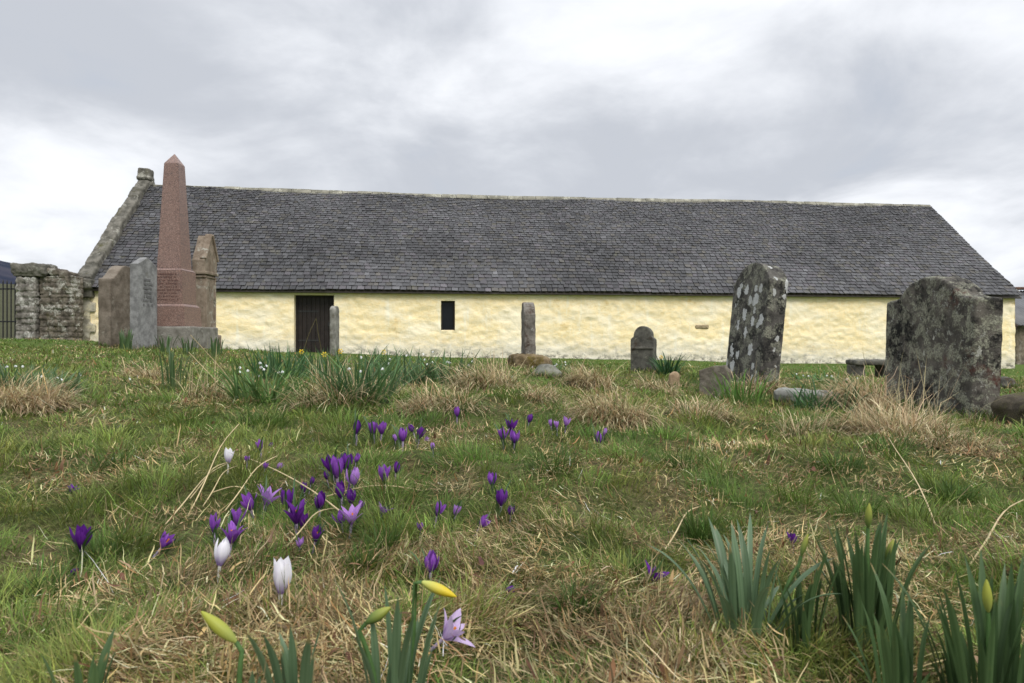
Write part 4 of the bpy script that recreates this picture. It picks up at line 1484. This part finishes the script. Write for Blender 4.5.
def leafy(px, py, wpx, hpx, n, label, nflow=0, fmat=None, fkind='snowdrop', mat=None, upright=.5, cat='snowdrops', name='snowdrop_clump', base=None, group='snowdrop and daffodil clumps in the old grass'):
    """a many-leaved clump, its leaves one part, each flower a part"""
    c = base if base is not None else hit(px, py)
    sc = c.y / F
    w = wpx * sc / 2; H = hpx * sc
    root = empty(name, c, 0, label, cat, group)
    a = rng.random(n) * 2 * np.pi; rr = np.sqrt(rng.random(n)) * w * .9
    x = np.cos(a) * rr; y = np.sin(a) * rr * .8
    z = terrain(c.x + x, c.y + y) - c.z
    n_ = n
    L = H * rng.uniform(.8, 1.7, n_)
    lean = (1 - upright)
    base_c = (.08, .16, .05) if mat is None else (mat[0] * 1.85, mat[1] * 1.62, mat[2] * 1.5)
    cols = vary(base_c, n, .25, .06)
    W = np.full(n, .0095) * max(1, c.y / 4.0) * rng.uniform(.7, 1.2, n)
    me = blade_mesh('leaves', np.stack([x, y, z - .006], 1), L, W, a + rng.normal(0, .8, n), np.abs(rng.normal(.15 + .35 * lean, .15, n)), np.abs(rng.normal(.25 + .8 * lean, .3, n)), cols, seg=5)
    link('leaves', me, GRASS, root)
    for k in range(nflow):
        aa = rng.random() * 2 * math.pi; rr = math.sqrt(rng.random()) * w * .9
        fx, fy = math.cos(aa) * rr, math.sin(aa) * rr * .8
        fz = tz(c.x + fx, c.y + fy) - c.z
        h = H * rng.uniform(.8, 1.2)
        bx = rng.normal(0, .012)
        if fkind == 'snowdrop':
            s = .0125 * max(1.0, min(1.4, c.y / 4))
            tip = Vector((fx + bx + .014, fy - .01, fz + h - .006))
            st_ = link('flower', tube('flower', [(fx, fy, fz - .005), (fx + bx * .5, fy, fz + h * .6), (fx + bx, fy, fz + h), (fx + bx + .009, fy - .005, fz + h + .003), tip], .0016, .0010, 5), STEM, root)
            pe = link('petals', snowdrop_flower_mesh(s), PETALW, st_)
            pe.location = tip; pe.rotation_euler = (rng.normal(0, .2), rng.normal(0, .2), rng.random() * 6)
        else:
            h *= 1.1
            tip = Vector((fx + bx, fy - .01, fz + h))
            st_ = link('flower', tube('flower', [(fx, fy, fz - .005), (fx + bx * .5, fy, fz + h * .6), (fx + bx, fy, fz + h * .95), tip], .003, .002, 5), STEM, root)
            V, Fc = [(0, 0, 0)], []
            s = .024
            for q_ in range(6):
                a_ = 2 * math.pi * q_ / 6
                k0 = len(V)
                for (rr_, ww) in ((.5, .24), (.85, .2), (1.05, .02)):
                    for sg in (-1, 1):
                        V.append(((rr_ * math.cos(a_) - sg * ww * math.sin(a_)) * s, (rr_ * math.sin(a_) + sg * ww * math.cos(a_)) * s, .1 * s * rr_))
                Fc += [(0, k0, k0 + 2, k0 + 3), (0, k0 + 3, k0 + 1, 0)] if False else []
                Fc += [(k0, k0 + 1, k0 + 3, k0 + 2), (k0 + 2, k0 + 3, k0 + 5, k0 + 4)]
            ring = len(V)
            for (rr_, zz_) in ((.28, 0), (.30, .5), (.40, .8)):
                for q_ in range(10): V.append((rr_ * s * math.cos(q_ * .628), rr_ * s * math.sin(q_ * .628), zz_ * s))
            for i in range(2):
                for q_ in range(10): Fc.append((ring + i * 10 + q_, ring + i * 10 + (q_ + 1) % 10, ring + (i + 1) * 10 + (q_ + 1) % 10, ring + (i + 1) * 10 + q_))
            V = [v for v in V]
            pe = link('petals', mesh_np('petals', np.array(V), [np.array(Fc)], smooth=True), PETALY, st_)
            pe.location = tip
            dv = Vector((rng.normal(0, .5), -1, .25)).normalized()
            pe.rotation_euler = dv.to_track_quat('Z', 'Y').to_euler()
    return root


leafy(20, 390, 64, 22, 130, 'spreading snowdrop clump at the left edge above the straw heap', 3, mat=(.06, .11, .055), upright=.35)
leafy(60, 394, 44, 22, 90, 'snowdrop clump with two white flowers right of the one at the left edge', 4, mat=(.06, .11, .055), upright=.3)
leafy(130, 385, 10, 10, 10, 'single snowdrop by itself in the grass left of the upright daffodil clump', 1, mat=(.06, .11, .04), upright=.4, cat='snowdrop')
leafy(265, 404, 62, 36, 150, 'large snowdrop clump with arching leaves left of the stalks before the door', 10, mat=(.055, .11, .035), upright=.3)
leafy(278, 378, 60, 24, 120, 'dark daffodil leaves in front of the left edge of the dark door', 0, mat=(.03, .075, .03), upright=.7, cat='daffodils', name='daffodil_clump')
leafy(322, 378, 52, 22, 70, 'daffodil clump with yellow flowers in front of the dark door', 3, fkind='daffodil', mat=(.035, .08, .03), upright=.7, cat='daffodils', name='daffodil_clump')
leafy(360, 404, 62, 44, 170, 'long green leaves with snowdrops right of the stalks before the door', 4, mat=(.045, .095, .04), upright=.45)
leafy(405, 388, 60, 30, 130, 'snowdrop clump below the narrow dark window', 7, mat=(.045, .09, .04), upright=.5)
leafy(374, 372, 24, 18, 34, 'daffodil leaves with one yellow flower right of the thin gravestone by the door', 1, fkind='daffodil', mat=(.035, .08, .03), upright=.7, cat='daffodils', name='daffodil_clump')
leafy(446, 386, 50, 26, 100, 'snowdrop clump between the window and the stalky tussock', 5, mat=(.045, .09, .04), upright=.5)
leafy(558, 374, 26, 12, 40, 'tiny snowdrop patch right of the mossy plinth', 4, mat=(.05, .10, .04), upright=.4)
leafy(668, 376, 22, 18, 60, 'dark daffodil clump with a yellow flower right of the small round-topped headstone', 1, fkind='daffodil', mat=(.02, .055, .022), upright=.5, cat='daffodils', name='daffodil_clump')
leafy(738, 404, 56, 24, 90, 'green leaves growing between the broken stub and the leaning headstone', 0, mat=(.06, .12, .03), upright=.6, cat='daffodils', name='daffodil_clump')
leafy(825, 414, 66, 24, 110, 'dark leaves grown over the fallen pale slab', 0, mat=(.03, .075, .03), upright=.4, cat='daffodils', name='daffodil_clump')
leafy(822, 384, 66, 10, 100, 'low snowdrop patch behind the fallen slab', 8, mat=(.04, .10, .035), upright=.3)
leafy(712, 392, 20, 16, 30, 'leaf tuft behind the broken stub', 0, mat=(.045, .10, .03), upright=.6, cat='daffodils', name='daffodil_clump')

# ---- crocuses
def petal_mesh(name, prof, wmax, cup=.5):
    """petal from the flower's base, rising along +z, leaning out to +x; prof(t) -> radius"""
    nu, nv = 6, 10
    V, Fc = [], []
    for j in range(nv + 1):
        t = j / nv
        r_ = prof(t)
        w = wmax * (math.sin(math.pi * min(1, (t * .90 + .06) ** 1.12)) ** .85)
        if t > .97: w *= .35
        for i in range(nu + 1):
            u = (i / nu) * 2 - 1
            y = u * w
            x = r_ - cup * (abs(u) ** 2) * w * .75
            V.append((x, y, t - .03 * u * u * t))
    for j in range(nv):
        for i in range(nu):
            a = j * (nu + 1) + i
            Fc.append((a, a + 1, a + nu + 2, a + nu + 1))
    return mesh_np(name, np.array(V), [np.array(Fc)], smooth=True)


def petal_mat(name, tip, base_, vein, stripe=.65):
    m, b_ = newmat(name)
    tc = b_.n('ShaderNodeTexCoord').outputs['Object']
    sp = b_.n('ShaderNodeSeparateXYZ', i0=tc)
    fib = b_.noise(b_.mapping(tc, (3, 26, 1.6)), 1.0, 4, .65)
    col = b_.mix(b_.ramp(sp.outputs[2], .0, .55), base_, tip)
    col = b_.mix(b_.math('MULTIPLY', b_.ramp(fib, .45, .62), stripe), col, vein)
    finish(b_, col, .55, fib, .1, .01, .25, transl=.32)
    return m


CP = {
    'deep': petal_mat('deep_purple_petal', (.135, .024, .27), (.060, .010, .13), (.055, .006, .14)),
    'mid': petal_mat('purple_petal', (.29, .095, .47), (.12, .03, .25), (.12, .02, .28)),
    'pale': petal_mat('lilac_petal', (.44, .24, .60), (.22, .08, .36), (.25, .09, .42)),
    'white': petal_mat('white_crocus_petal', (.84, .83, .86), (.22, .10, .38), (.70, .66, .78), .35),
    'faded': petal_mat('faded_lilac_petal', (.58, .46, .68), (.40, .28, .5), (.42, .3, .58), .5),
}
PM = {
    'closed': (petal_mesh('petal', lambda t: .06 + .21 * math.sin(math.pi * min(1, t * .86 + .02)) ** .9, .23), petal_mesh('petal', lambda t: .05 + .17 * math.sin(math.pi * min(1, t * .88 + .02)), .21)),
    'half': (petal_mesh('petal', lambda t: .06 + .32 * t ** .75 * (1.12 - .35 * t), .25), petal_mesh('petal', lambda t: .05 + .24 * math.sin(1.9 * t), .23)),
    'open': (petal_mesh('petal', lambda t: .06 + .20 * t ** .6 + .50 * t * t, .27), petal_mesh('petal', lambda t: .05 + .18 * t ** .6 + .32 * t * t, .24)),
}
_pm_cache = {}
STIG = plain('orange_stigma', (.70, .25, .02), .6, .2, 30)
TUBEP = plain('crocus_tube', (.36, .30, .42), .6, .2, 30, transl=.2)
TUBEW = plain('white_crocus_tube', (.62, .60, .55), .6, .15, 30, transl=.2)
CLEAF = [strap_leaf('leaf', 1.0, .05, b_, .12 + .1 * k, 8, .3, .3) for k, b_ in enumerate((.5, .9, 1.3))]
for me in CLEAF: me.materials.append(CROCL)
TUBE_ME = tube('stem', [(0, 0, -.15), (.01, 0, .5), (0, 0, 1.08)], .055, .075, 8)
STIG_ME = tube('stigma', [(0, 0, .05), (.02, 0, .4), (.0, .02, .62)], .02, .05, 6)
STIG_ME.materials.append(STIG)


def pm(kind, idx, colr):
    key = (kind, idx, colr)
    if key not in _pm_cache:
        me = PM[kind][idx].copy(); me.materials.clear(); me.materials.append(CP[colr])
        _pm_cache[key] = me
    return _pm_cache[key]


_tube_cache = {}


def crocus(px, py, hpx, colr, kind, tilt, label, stem=.72, leaves=5, group='crocuses in the grass'):
    """px, py: centre of the flower in the photo; tilt in degrees, + to the right"""
    r = random.Random(int(px * 31 + py))
    ti = R(tilt)
    flat = abs(tilt) > 55
    by = py + hpx * (.5 + stem) * max(.25, math.cos(ti))
    c = hit(px - hpx * (.5 + stem) * math.sin(ti) * .9, by)
    h = min(.056, max(.020, hpx * .97 * c.y / F))
    if hpx < 11 or abs(tilt) > 40: stem = max(stem, .72) * 1.45      # short ones stand just clear of the turf
    root = empty('crocus', c, 0, label, 'crocus', group)
    root.rotation_euler = (R(r.uniform(-8, 8)), ti, 0)
    root.scale = (h * .84, h * .84, h) if colr == 'white' else (h, h, h)
    tb = _tube_cache.get(colr)
    if tb is None:
        tb = TUBE_ME.copy(); tb.materials.append(TUBEW if colr == 'white' else TUBEP); _tube_cache[colr] = tb
    o = link('stem', tb, None, root); o.scale = (1, 1, stem)
    rot0 = r.uniform(0, 6.28)
    for k in range(6):
        o = link('petal', pm(kind, k % 2, colr), None, root)
        o.location = (0, 0, stem)
        jt = .35 if colr == 'white' else 1
        o.rotation_euler = (R(r.gauss(0, 5) * jt), R(r.gauss(3, 8) * jt), rot0 + k * math.pi / 3 + r.gauss(0, .08) * jt)
        sc = r.uniform(.86, 1.08) * (1 if k % 2 == 0 else .95)
        o.scale = (sc, sc * (1.05 if colr == 'white' else r.uniform(.72, 1.0)), sc)
    if kind != 'closed':
        o = link('stigma', STIG_ME, None, root); o.location = (0, 0, stem)
    for k in range(0 if colr == 'white' else leaves):
        o = link('leaf', CLEAF[k % 3], None, root)
        s_ = r.uniform(1.4, 2.6)
        o.scale = (s_, s_, s_)
        o.rotation_euler = (0, -ti * .8, r.uniform(0, 6.28))
        o.location = (r.uniform(-.2, .2), r.uniform(-.2, .2), -.1)
    return root


C = crocus
back = 'row of crocuses above the main clump'
C(357, 427, 16, 'deep', 'closed', 3, 'closed dark purple crocus at the left end of the row above the main clump', group=back)
C(373, 427, 14, 'mid', 'half', -4, 'left one of the touching crocus pair in the row above the main clump', group=back)
C(382, 427, 14, 'mid', 'half', 5, 'right one of the touching crocus pair in the row above the main clump', group=back)
C(395, 440, 8, 'pale', 'half', 0, 'small pale crocus low in the row above the main clump, just right of the pair', group=back)
C(403, 434, 15, 'mid', 'closed', 2, 'closed purple crocus fourth along the row above the main clump', group=back)
C(413, 431, 10, 'deep', 'closed', -18, 'small dark crocus tilted left near the right end of the row above the clump', group=back)
C(420, 433, 13, 'deep', 'half', 12, 'half open dark crocus at the right end of the row above the main clump', group=back)
C(425, 440, 6, 'pale', 'open', 62, 'tiny pale flattened crocus below the right end of the row', group=back)
C(433, 448, 8, 'pale', 'closed', -4, 'lone tiny pale crocus to the right below the row above the clump', group=back)
C(457, 411, 11, 'mid', 'closed', 0, 'farthest lone purple crocus, halfway between the row and the group of three')
three = 'knot of crocuses in the middle of the turf'
C(503, 433, 14, 'mid', 'half', -6, 'left crocus of the tight knot in the middle of the turf', group=three)
C(511, 424, 13, 'deep', 'half', 2, 'dark crocus at the back of the tight knot in the middle of the turf', group=three)
C(515, 437, 14, 'mid', 'closed', 4, 'front closed crocus of the tight knot in the middle of the turf', group=three)
C(529, 421, 10, 'deep', 'closed', 6, 'single dark crocus just right of the tight knot', group=three)
C(551, 425, 8, 'pale', 'closed', -10, 'left one of three small pale crocuses right of the tight knot', group=three)
C(557, 427, 8, 'pale', 'half', 0, 'middle one of three small pale crocuses right of the tight knot', group=three)
C(566, 424, 10, 'pale', 'half', 8, 'right one of three small pale crocuses right of the tight knot', group=three)
C(599, 437, 13, 'mid', 'closed', -3, 'purple crocus of the lone pair farthest to the right of the knot')
C(604, 434, 9, 'pale', 'closed', 10, 'faint pale crocus behind the purple one farthest right of the knot')
C(259, 445, 12, 'mid', 'half', -12, 'purple crocus above and right of the white crocus by the long straws')
C(269, 447, 7, 'deep', 'half', 40, 'small dark crocus beside the purple one above the long straws')
C(228, 456, 17, 'white', 'half', 2, 'small white crocus where the long straws meet')
C(247, 461, 7, 'mid', 'closed', 0, 'tiny purple crocus just right of the white one by the straws', leaves=1)
C(265, 468, 8, 'mid', 'closed', 10, 'tiny purple crocus between the white crocus and the pale tilted one', leaves=1)
C(277, 467, 9, 'pale', 'closed', 50, 'pale crocus lying over to the right above the long straw')
cl_ = 'main crocus clump'
C(331, 463, 20, 'deep', 'half', -8, 'dark crocus at the top left of the main clump', group=cl_)
C(338, 466, 23, 'mid', 'half', 2, 'largest crocus at the top of the main clump', group=cl_)
C(346, 461, 18, 'deep', 'closed', 6, 'dark closed crocus at the top of the main clump, right of the largest', group=cl_)
C(356, 461, 10, 'mid', 'closed', 14, 'small crocus at the top right of the main clump', group=cl_)
C(353, 476, 21, 'pale', 'closed', 4, 'tall lighter violet crocus at the right of the main clump', group=cl_)
C(341, 490, 19, 'deep', 'closed', -3, 'closed dark crocus in the centre of the main clump', group=cl_)
C(327, 478, 10, 'deep', 'closed', -10, 'small dark crocus tucked at the left of the main clump', group=cl_)
C(304, 487, 11, 'deep', 'half', -6, 'left one of two small dark crocuses over the long straw', group=cl_)
C(311, 484, 9, 'deep', 'closed', 12, 'right one of two small dark crocuses over the long straw', group=cl_)
C(384, 473, 17, 'mid', 'half', -3, 'purple crocus standing alone right of the main clump')
C(396, 468, 12, 'deep', 'closed', 4, 'slim dark crocus right of the one standing alone beside the clump')
C(250, 501, 19, 'mid', 'half', -14, 'purple crocus at the left end of the cluster under the long straw', group=cl_)
C(267, 496, 21, 'pale', 'open', 14, 'wide open lilac crocus showing its orange centre', group=cl_)
C(287, 498, 22, 'deep', 'half', -10, 'large dark crocus behind the opened darkest one under the straw', group=cl_)
C(297, 512, 24, 'deep', 'open', 2, 'wide open darkest purple crocus under the long straw', group=cl_)
C(303, 520, 17, 'deep', 'half', 20, 'dark crocus in front of the wide open darkest one', group=cl_)
C(320, 501, 18, 'deep', 'closed', 2, 'rounded closed purple crocus just right of the long straw', group=cl_)
C(351, 497, 15, 'deep', 'closed', 0, 'dark crocus just below the lighter violet one in the main clump', group=cl_)
C(352, 515, 20, 'pale', 'open', 6, 'open lilac crocus low at the front of the main clump', group=cl_)
C(341, 517, 14, 'mid', 'closed', -8, 'small purple crocus left of the open lilac one at the front of the clump', group=cl_)
C(360, 508, 9, 'mid', 'closed', 10, 'small crocus right above the open lilac one at the front of the clump', group=cl_)
C(383, 511, 13, 'mid', 'open', 26, 'flopped open purple crocus right of the front of the main clump', group=cl_)
C(317, 534, 17, 'deep', 'half', 14, 'purple crocus leaning right below the end of the long straw')
C(300, 547, 9, 'pale', 'closed', 4, 'little pale crocus above the white one with a purple throat')
C(212, 525, 19, 'mid', 'half', -8, 'left crocus of the three above the plain white one', group='three crocuses over the plain white one')
C(237, 517, 20, 'mid', 'half', 4, 'rear crocus of the three above the plain white one', group='three crocuses over the plain white one')
C(230, 533, 23, 'mid', 'open', 2, 'front open crocus of the three above the plain white one', group='three crocuses over the plain white one')
C(221, 553, 29, 'white', 'closed', 8, 'closed plain white crocus below the three purple ones', stem=.7)
C(282, 577, 37, 'white', 'half', 4, 'largest white crocus, its throat dark purple', stem=.7)
C(438, 510, 16, 'mid', 'half', 12, 'purple crocus left of the pale one, well right of the main clump')
C(457, 511, 13, 'pale', 'half', 22, 'pale crocus right of the purple one, well right of the main clump')
C(420, 531, 8, 'mid', 'closed', 10, 'very small crocus below left of the purple and pale pair', leaves=1)
C(483, 522, 14, 'mid', 'half', 34, 'purple crocus tipped right below the two tall slim ones')
C(492, 479, 14, 'mid', 'closed', 0, 'upper of the two tall slim crocuses right of the clump')
C(502, 497, 19, 'deep', 'closed', 7, 'lower larger of the two tall slim crocuses right of the clump')
C(511, 511, 11, 'deep', 'closed', 5, 'blackish withered crocus below the larger tall slim one')
C(431, 562, 23, 'mid', 'closed', 3, 'slim closed crocus above the nodding yellow bud')
C(501, 594, 10, 'deep', 'closed', 65, 'small dark crocus lying on the straw right of the nodding bud', stem=.4)
C(793, 538, 13, 'deep', 'half', 0, 'lone purple crocus behind the sprawling daffodil clump')
C(654, 575, 17, 'deep', 'open', 30, 'dark purple crocus flopped over on the straw left of the daffodils', stem=.5)
C(83, 536, 27, 'deep', 'half', 4, 'large dark purple crocus near the left edge')
C(166, 541, 18, 'mid', 'half', 40, 'tipped purple crocus between the left edge and the three crocuses')
C(69, 576, 12, 'deep', 'closed', 48, 'dark fallen crocus below the large one near the left edge', stem=.5)
C(71, 492, 8, 'deep', 'open', 25, 'small dark crocus above the large one near the left edge')
C(440, 640, 28, 'faded', 'open', 48, 'faded pale lilac crocus flopped over among the daffodil leaves at the bottom', stem=.45)

# ------------------------------------------------------------------ long loose straws
STRAWM = plain('straw', (.46, .37, .21), .7, .2, 14)


def straw(p0, p1, label, lift0=.02, lift1=.10, sag=.02, r=.0017, kink=None, d1=None):
    a = hit(*p0); a.z += lift0
    d1 = d1 if d1 else a.y + .05
    e = at(p1[0], p1[1], d1)
    gz = tz(e.x, e.y) + .01
    if e.z < gz: e.z = gz
    pts = []
    for k in range(9):
        t = k / 8
        p = a.lerp(e, t); p.z += sag * math.sin(math.pi * t)
        p.x += .004 * math.sin(t * 7); pts.append(p)
    org = pts[0].copy()
    o = link('straw_stalk', tube('straw_stalk', [p - org for p in pts], r, r * .7, 6), STRAWM)
    o.location = org
    tag(o, label, 'straw', 'long loose straws')


straw((347, 532), (233, 459), 'long thick straw slanting down through the main crocus clump', .03, d1=2.15, r=.0020)
straw((188, 520), (238, 424), 'straw rising to the upper right from the left of the white crocus', .01, d1=2.0)
straw((190, 505), (229, 462), 'short straw rising to the white crocus', .01, d1=1.9)
straw((203, 512), (236, 466), 'straw just right of the short one below the white crocus', .01, d1=1.9)
straw((225, 515), (276, 456), 'straw crossing the long thick one from below', .01, d1=1.9)
straw((212, 502), (262, 504), 'straw lying level left of the open lilac crocus', .02, d1=1.75)
straw((325, 510), (422, 520), 'straw lying level at the right of the main crocus clump', .03, d1=1.72)
straw((165, 535), (230, 462), 'long straw running down left towards the tipped crocus', .02, d1=1.95)
straw((935, 535), (888, 438), 'long straw bent over the turf left below the broad headstone', .02, d1=2.5)
straw((905, 505), (935, 495), 'short twig-like straw across the bent one', .02, d1=1.9)
straw((970, 577), (1022, 500), 'long straw slanting up to the right edge', .02, d1=1.6, r=.002)
straw((285, 560), (335, 532), 'straw behind the largest white crocus', .02, d1=1.6)
straw((301, 358), (316, 318), 'tall straw leaning right over the dark door', .0, d1=6.5, r=.003)
straw((323, 362), (316, 319), 'tall straw leaning left over the dark door', .0, d1=5.8, r=.003)
straw((238, 392), (190, 335), 'long straw leaning left in front of the obelisk base', .0, d1=4.2, r=.003)
straw((228, 400), (188, 352), 'bent straw below the one before the obelisk base', .0, d1=3.6, r=.003)
straw((15, 402), (40, 366), 'straw sticking up from the heap at the left edge', .02, d1=3.2, r=.003)
straw((40, 412), (38, 375), 'upright straw standing at the middle of the heap at the left edge', .02, d1=3.1, r=.003)
straw((665, 555), (700, 530), 'short straw on the turf above the flopped dark crocus', .01, d1=1.7)
